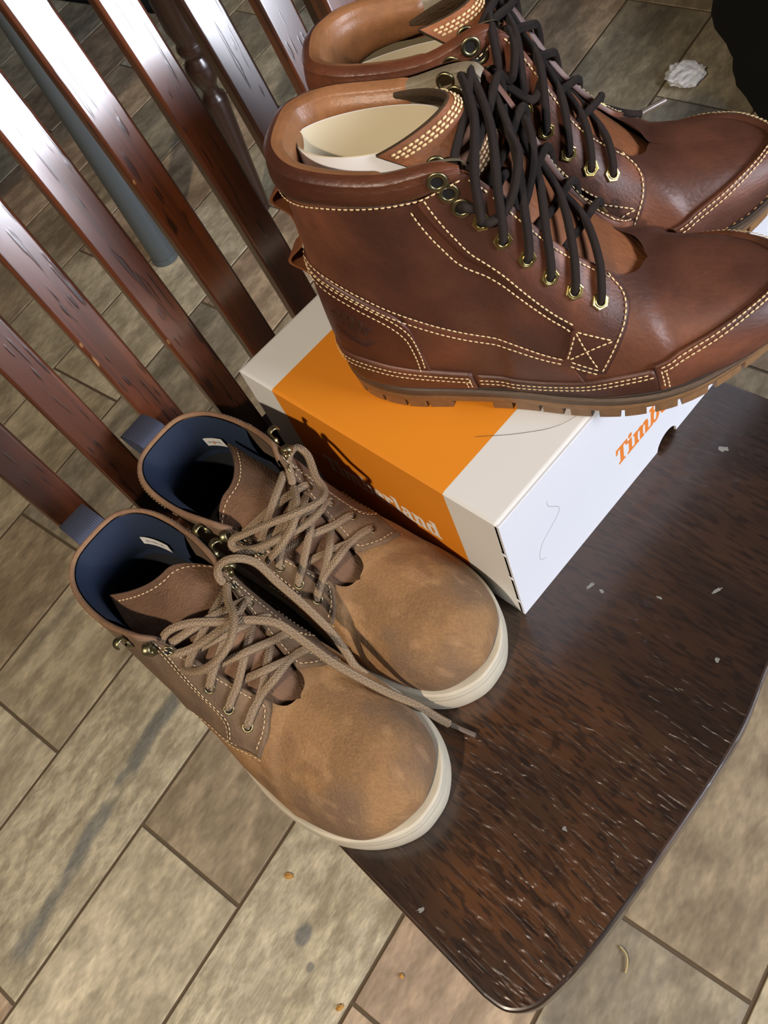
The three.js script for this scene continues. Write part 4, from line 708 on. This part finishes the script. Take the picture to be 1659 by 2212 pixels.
  for (const s of sides) for (const [u, tt] of [[0.372, 0.965], [0.418, 0.958]]) {
    const p = US.S(u * s, tt, 0.0028), n = US.N(u * s, tt), up = US.P(u * s, tt).sub(US.P(u * s, tt - 0.03)).normalize();
    const h = new THREE.TorusGeometry(0.0034, 0.001, 8, 18, Math.PI * 1.2); h.rotateZ(-0.35); h.scale(1, 1, 2.6); h.rotateY(Math.PI / 2); // bent tab, its axis across the flap
    const pl = new THREE.CylinderGeometry(0.0038, 0.0042, 0.0012, 20); pl.rotateX(Math.PI / 2); pl.translate(0, -0.005, 0);
    const rv = new THREE.SphereGeometry(0.0019, 12, 8); rv.scale(1, 1, 0.5); rv.translate(0, -0.0055, 0.001);
    h.translate(0, 0.001, 0.0034);
    add('lace_hook', [h, pl, rv].map((g) => orient(g, p, n, up)), mBrassDull);
  }
  const lace = [], A = 0.0028, B = 0.0018, upv = V(0.5, 0.85, 0);
  const cross = (s, i, j, lift) => {
    const [u, tt] = eye(s, i), [u2, t2] = eye(-s, j), e1 = US.S(u, 0.985, 0.0052), e2 = US.S(u2, 0.98, -0.003), c = e1.clone().lerp(e2, 0.5).addScaledVector(upv, 0.007 + lift);
    return [US.S(u, tt, -0.0012), US.S(u, tt + 0.018, 0.004), US.S(u, lerp(tt, 0.985, 0.55), 0.0046), e1, c, e2.addScaledVector(upv, -0.001), US.S(u2, lerp(t2, 0.985, 0.5), -0.0042)];
  };
  for (let i = 1; i < 5; i++) for (const s of sides) lace.push(cord(cross(s, i, i - 1, s > 0 ? 0.0005 : 0.0038), A, B, upv, 44));
  { const [u, tt] = eye(1, 4), [u2, t2] = eye(-1, 4); const e1 = US.S(u, 0.985, 0.0052), e2 = US.S(u2, 0.985, 0.0052); lace.push(cord([US.S(u, tt, -0.0012), US.S(u, tt + 0.018, 0.004), e1, e1.clone().lerp(e2, 0.5).addScaledVector(upv, 0.008), e2, US.S(u2, t2 + 0.018, 0.004), US.S(u2, t2, -0.0012)], A, B, upv, 44)); }
  const inv = new THREE.Quaternion().setFromAxisAngle(V(0, 1, 0), -yaw), toLocal = ([x, y, z]) => { const v = V(x, y, z).sub(pos).applyQuaternion(inv); v.z *= hand; return v; };
  for (const p of extra.lace) lace.push(cord(p.map(toLocal), A, B, V(0.25, 0.95, 0.1), 110));
  const lc = add('shoelace', lace, mLaceTan);
  if (extra.aglet) add('aglet', tube(extra.aglet.map(toLocal), 0.0018, 8, 8), mAglet, lc);
  return t;
}
leatherBoot('leather_boot', 'brown leather boot on the shoe box, the nearer one with its outer side in view', V(-0.167, 0.0006, -0.0525), 31.3 * Math.PI / 180, 1, {
  lace: [[{ u: 0.392, t: 0.874, o: -0.001 }, { u: 0.397, t: 0.885, o: 0.005 }, [0.1215, 0.1535, 0.0405], [0.128, 0.157, 0.034], [0.130, 0.157, 0.026], [0.131, 0.150, 0.010], [0.128, 0.145, -0.01], { u: -0.44, t: 0.985, o: -0.003 }],
    [{ u: 0.412, t: 0.833, o: -0.001 }, { u: 0.418, t: 0.845, o: 0.005 }, [0.1310, 0.148, 0.041], [0.1365, 0.155, 0.037], [0.139, 0.162, 0.030], [0.139, 0.165, 0.020], [0.134, 0.165, 0.006], [0.126, 0.163, -0.012], [0.122, 0.158, -0.028], { u: -0.385, t: 0.93, o: 0.005 }, { u: -0.38, t: 0.875, o: -0.001 }],
    [{ u: -0.393, t: 0.812, o: -0.001 }, { u: -0.40, t: 0.83, o: 0.006 }, [0.130, 0.150, -0.032], [0.138, 0.158, -0.016], [0.143, 0.155, 0.002], [0.142, 0.146, 0.016], [0.137, 0.138, 0.026], { u: 0.44, t: 0.985, o: -0.003 }]],
});
leatherBoot('leather_boot', 'brown leather boot standing farther back on the shoe box, half hidden by the nearer boot', V(-0.198, 0.0006, -0.1075), 44.6 * Math.PI / 180, -1, {
  lace: [[{ u: -0.38, t: 0.875, o: -0.001 }, { u: -0.388, t: 0.89, o: 0.005 }, [0.118, 0.160, -0.040], [0.123, 0.173, -0.034], [0.122, 0.177, -0.024], [0.120, 0.172, -0.013], [0.122, 0.162, -0.004], [0.124, 0.156, 0.008], { u: 0.43, t: 0.985, o: -0.003 }],
    [{ u: -0.393, t: 0.812, o: -0.001 }, { u: -0.40, t: 0.83, o: 0.005 }, [0.1285, 0.144, -0.037], [0.134, 0.148, -0.030], [0.136, 0.152, -0.020], [0.132, 0.155, -0.008], [0.127, 0.152, 0.004], [0.126, 0.148, 0.018], { u: 0.41, t: 0.93, o: 0.005 }, { u: 0.392, t: 0.874, o: -0.001 }],
    [[0.127, 0.152, -0.004], [0.133, 0.146, 0.010], [0.140, 0.134, 0.022], [0.144, 0.119, 0.034], [0.150, 0.103, 0.043], [0.160, 0.087, 0.050], [0.173, 0.073, 0.0545], [0.188, 0.062, 0.057], [0.197, 0.056, 0.059], [0.2045, 0.052, 0.0615]]],
  aglet: [[0.2045, 0.052, 0.0615], [0.2135, 0.0525, 0.0650], [0.2225, 0.0525, 0.0685]],
});
suedeBoot('suede_boot', 'worn tan suede boot at the left seat edge, one lace end lying on the seat', V(-0.2415, SEAT_Y, 0.1672), 3.6 * Math.PI / 180, 1, {
  tag: { at: [-0.13, -0.24, 0.82, 0.74] },
  tongue: [[[0.184, 0.050, -0.026], [0.190, 0.056, -0.006], [0.184, 0.050, 0.012]], [[0.150, 0.082, -0.032], [0.156, 0.092, -0.006], [0.150, 0.083, 0.018]], [[0.120, 0.101, -0.040], [0.132, 0.112, -0.007], [0.116, 0.102, 0.024]], [[0.110, 0.109, -0.041], [0.112, 0.121, -0.010], [0.080, 0.108, 0.026]], [[0.104, 0.113, -0.039], [0.080, 0.122, -0.016], [0.049, 0.112, 0.018]]],
  lace: [LACE.L_a, LACE.L_b, LACE.L_c, LACE.L_d], aglet: LACE.L_aglet,
});
suedeBoot('suede_boot', 'worn tan and taupe suede boot standing against the orange and white shoe box', V(-0.268, SEAT_Y, 0.0748), 5.7 * Math.PI / 180, -1, {
  tag: { at: [0.12, 0.2, 0.82, 0.72], orange: true },
  tongue: [[[0.184, 0.050, -0.026], [0.190, 0.056, -0.006], [0.184, 0.050, 0.012]], [[0.150, 0.082, -0.032], [0.156, 0.092, -0.006], [0.150, 0.083, 0.018]], [[0.122, 0.101, -0.040], [0.136, 0.112, -0.007], [0.124, 0.102, 0.020]], [[0.114, 0.109, -0.041], [0.122, 0.120, -0.010], [0.098, 0.110, 0.019]], [[0.106, 0.113, -0.038], [0.094, 0.122, -0.014], [0.060, 0.116, 0.020]]],
  lace: [LACE.R_a, LACE.R_b, LACE.R_c],
});

// ---------------------------------------------------------------- card stiffeners inside the leather boots
function rolledCard(label, pos, yaw, hand) {
  const t = thing('rolled_card', label, 'card', pos, yaw, true);
  const P = (o) => (a, b) => {
    const ph = a * 2 * Math.PI, sn = Math.sin(ph), near = hand * sn > 0, x = 0.060 + (0.040 + o) * Math.cos(ph);
    const w = near ? lerp(0.0285, 0.020, b) : lerp(0.0185, 0.0185, b), y = lerp(0.135, near ? lerp(0.178, 0.1745, Math.abs(sn)) : lerp(0.178, 0.1755, Math.abs(sn)), b);
    return V(x, y, sn * (w + o) - 0.001);
  };
  part('card_outside', grid(P(0.0004), 72, 16, (a, b) => [a, b]), mCardWhite, t);
  part('card_inside', grid(P(-0.0004), 72, 16, (a, b) => [a, b], true), mCardCream, t);
}
rolledCard('white card rolled up inside the collar of the nearer leather boot', V(-0.167, 0.0006, -0.0525), 31.3 * Math.PI / 180, 1);
rolledCard('white card rolled up inside the collar of the farther leather boot', V(-0.198, -0.012, -0.1075), 44.6 * Math.PI / 180, -1);

// ---------------------------------------------------------------- things on the floor
{ // table with turned legs; only one leg shows between the slats
  const t = thing('dining_table', 'dark table whose turned leg shows behind the chair slats', 'table', V(-0.967, 0, -0.455));
  const prof = [[0, 0], [0.012, 0], [0.0135, 0.004], [0.0155, 0.08], [0.0185, 0.16], [0.0205, 0.205], [0.0215, 0.222], [0.020, 0.232], [0.0145, 0.238], [0.0135, 0.248], [0.0165, 0.255], [0.0225, 0.266], [0.0245, 0.279], [0.0225, 0.291], [0.0165, 0.300], [0.0165, 0.304], [0.0215, 0.309], [0.0235, 0.316], [0.0215, 0.323], [0.0195, 0.327], [0.023, 0.336], [0.0265, 0.352], [0.029, 0.40], [0.030, 0.46], [0.026, 0.52], [0.03, 0.55], [0, 0.552]].map((p) => new THREE.Vector2(...p));
  const lg = new THREE.LatheGeometry(prof, 40);
  for (const [x, z] of [[0, 0], [-1.0, 0], [0, 0.95], [-1.0, 0.95]]) { const g = lg.clone(); g.translate(x, 0, z); const l = part('leg', g, mDarkWood, t); const b = new RoundedBoxGeometry(0.07, 0.16, 0.07, 3, 0.004); b.translate(x, 0.63, z); part('leg_block', b, mDarkWood, l); }
  const top = new RoundedBoxGeometry(1.16, 0.03, 1.1, 3, 0.008); top.translate(-0.5, 0.725, 0.475); part('tabletop', top, mDarkWood, t);
}
{ const t = thing('metal_pole', 'slim grey metal post standing behind the chair slats', 'post', V(-1.055, 0, -0.271));
  part('post_tube', new THREE.CylinderGeometry(0.0235, 0.0245, 0.69, 28).translate(0, 0.355, 0), mGreyMetal, t);
  part('post_foot', new THREE.CylinderGeometry(0.0255, 0.0265, 0.012, 28).translate(0, 0.006, 0), mGreyMetal, t); }
{ const g = new RoundedBoxGeometry(0.62, 0.012, 0.5, 3, 0.005); const m = part('floor_mat', g, mBlack, scene); m.position.set(-1.906, 0.007, -0.995); m.rotation.y = 0.197; tag(m, 'black floor mat far back, glimpsed at the top between the chair slats', 'mat'); }
{ // dark fabric heap at the right
  const g = new THREE.SphereGeometry(1, 64, 32, 0, Math.PI * 2, 0, Math.PI / 2); const p = g.attributes.position;
  for (let i = 0; i < p.count; i++) { const v = V(p.getX(i), p.getY(i), p.getZ(i)), a = Math.atan2(v.z, v.x), r = 0.405 + 0.03 * Math.cos(a * 2 - 1.1) + 0.012 * Math.sin(a * 7 + v.y * 4) + 0.006 * Math.sin(a * 17 + v.y * 9); p.setXYZ(i, v.x * r, v.y * 0.34 + 0.012 * Math.sin(a * 5 + v.y * 6), v.z * r); }
  g.computeVertexNormals(); const m = part('fabric_heap', weld(g), mBlack, scene); m.position.set(-0.15, 0.0, -1.365); tag(m, 'black fuzzy fabric at the upper right of the floor', 'fabric');
}
{ // crumpled tissue
  const g = mergeVertices(new THREE.IcosahedronGeometry(1, 12).deleteAttribute('normal').deleteAttribute('uv')); const p = g.attributes.position;
  const n3 = (x, y, z, f, s) => vnoise(x * f + 50, y * f + z * f * 0.73 + 50, 997, 997, s) * 0.6 + vnoise(z * f + 80, x * f - y * f * 0.6 + 80, 997, 997, s + 3) * 0.4;
  for (let i = 0; i < p.count; i++) { const x = p.getX(i), y = p.getY(i), z = p.getZ(i), f = 0.72 + 0.34 * Math.abs(n3(x, y, z, 2.2, 5) - 0.5) * 2 + 0.3 * Math.abs(n3(x, y, z, 5, 9) - 0.5) * 2; p.setXYZ(i, x * f * 0.036, (y * f * 0.6 + 0.5) * 0.022, z * f * 0.034); }
  g.computeVertexNormals(); const h = g.toNonIndexed(); h.computeVertexNormals(); h.setAttribute('uv', new THREE.Float32BufferAttribute(new Float32Array(h.attributes.position.count * 2), 2));
  const m = part('crumpled_tissue', h, std({ color: 0xd8d8d6, roughness: 0.8 }), scene); m.position.set(-0.472, 0.001, -1.051); tag(m, 'crumpled white tissue lying on the floor behind the boots', 'tissue');
}
// crumbs on the floor: each where it lies
const crumbGeo = (sx, sy, sz, s) => { const g = new THREE.IcosahedronGeometry(1, 2), p = g.attributes.position; for (let i = 0; i < p.count; i++) { const k = 0.8 + 0.4 * hash(Math.round(p.getX(i) * 40) + 90, Math.round(p.getY(i) * 40 + p.getZ(i) * 70) + 90, s); p.setXYZ(i, p.getX(i) * sx * k, p.getY(i) * sy * k + sy * 0.8, p.getZ(i) * sz * k); } g.computeVertexNormals(); return g; };
const mCrumb = std({ color: 0xb88a44, roughness: 0.85 });
for (const [x, z, sx, sz, yaw, label] of [
  [-0.1312, 0.3187, 0.0055, 0.0036, 0.6, 'yellow crumb on the floor below the toe of the suede boot at the seat edge'],
  [0.0044, 0.3734, 0.0045, 0.003, 1.2, 'tiny tan crumb lowest on the floor, near the grout line'],
  [0.0357, 0.3056, 0.003, 0.0024, 0.2, 'small orange crumb on the floor tile beside the seat corner']]) {
  const m = part('crumb', crumbGeo(sx, 0.0018, sz, 5), mCrumb, scene); m.position.set(x, 0.0006, z); m.rotation.y = yaw; tag(m, label, 'crumb');
}
{ const m = part('crumb', tube([V(-0.011, 0, 0.006), V(-0.006, 0.001, -0.001), V(0.002, 0.001, -0.004), V(0.011, 0, -0.004)], 0.0013, 20, 6), std({ color: 0xb0a070, roughness: 0.7 }), scene); m.position.set(0.2005, 0.0019, 0.138); m.rotation.y = -1.2; tag(m, 'thin curved straw-coloured scrap on the floor right of the seat', 'crumb'); }
// pale flakes on the seat: thin ragged scales
const flakeGeo = (a, b, s) => {
  const sh = new THREE.Shape(), n = 13; for (let i = 0; i < n; i++) { const t = i / n * Math.PI * 2, k = 0.45 + 0.75 * hash(i, s, 9); i ? sh.lineTo(a * k * Math.cos(t), b * k * Math.sin(t)) : sh.moveTo(a * k * Math.cos(t), b * k * Math.sin(t)); } sh.closePath();
  const g = new THREE.ExtrudeGeometry(sh, { depth: 0.0002, bevelEnabled: false }); g.rotateX(-Math.PI / 2); return g;
};
const mFlake = std({ color: 0x7d7d78, roughness: 0.6 });
[[0.0395, -0.1919, 0.0042, 0.0026, 'large pale flake on the seat beyond the box notch'], [0.0254, -0.0444, 0.0038, 0.0014, 'pale scuffed flake nearest the front of the shoe box'], [0.0344, -0.0453, 0.0022, 0.0016, 'small pale flake beside the scuff in front of the box'],
  [0.069, -0.063, 0.0026, 0.001, 'thin pale flake in the middle of the seat'], [0.0963, -0.0892, 0.0044, 0.0012, 'streaky pale flake near the right rim of the seat'], [0.1214, -0.046, 0.0022, 0.0018, 'pale chip close to the seat front edge'],
  [0.108, 0.0999, 0.0018, 0.0018, 'white speck on the lower seat near the corner'], [0.0693, 0.1929, 0.0028, 0.0016, 'pale fleck at the left edge of the seat']].forEach(([x, z, a, b, label], i) => {
  const g = flakeGeo(a, b, 11 + i), m = part('flake', g, mFlake, scene), w = W(x, SEAT_Y + 0.00015, z); m.position.copy(w); m.quaternion.copy(QUAT).multiply(new THREE.Quaternion().setFromAxisAngle(V(0, 1, 0), 0.3 + i)); tag(m, label, 'flake');
});
// stray hairs on the box
const mHair = std({ color: 0x5a4a3e, roughness: 0.5 });
for (const [pts, label] of [
  [[[-0.052, -0.044], [-0.03, -0.06], [-0.012, -0.078], [-0.004, -0.1]].map(([x, z]) => [x, 0.0014, z]), 'long thin hair curling on the white corner of the box lid'],
  [[[0.0002, -0.004, -0.062], [0.0016, -0.03, -0.042], [0.0016, -0.05, -0.052], [0.0016, -0.066, -0.03], [0.0016, -0.08, -0.026], [0.0016, -0.086, -0.032]], 'thin dark hair stuck to the front face of the shoe box']]) {
  const m = part('hair_strand', tube(pts.map((p) => W(...p)), 0.00012, 60, 5), mHair, scene); tag(m, label, 'hair');
}
renderer.render(scene, camera);
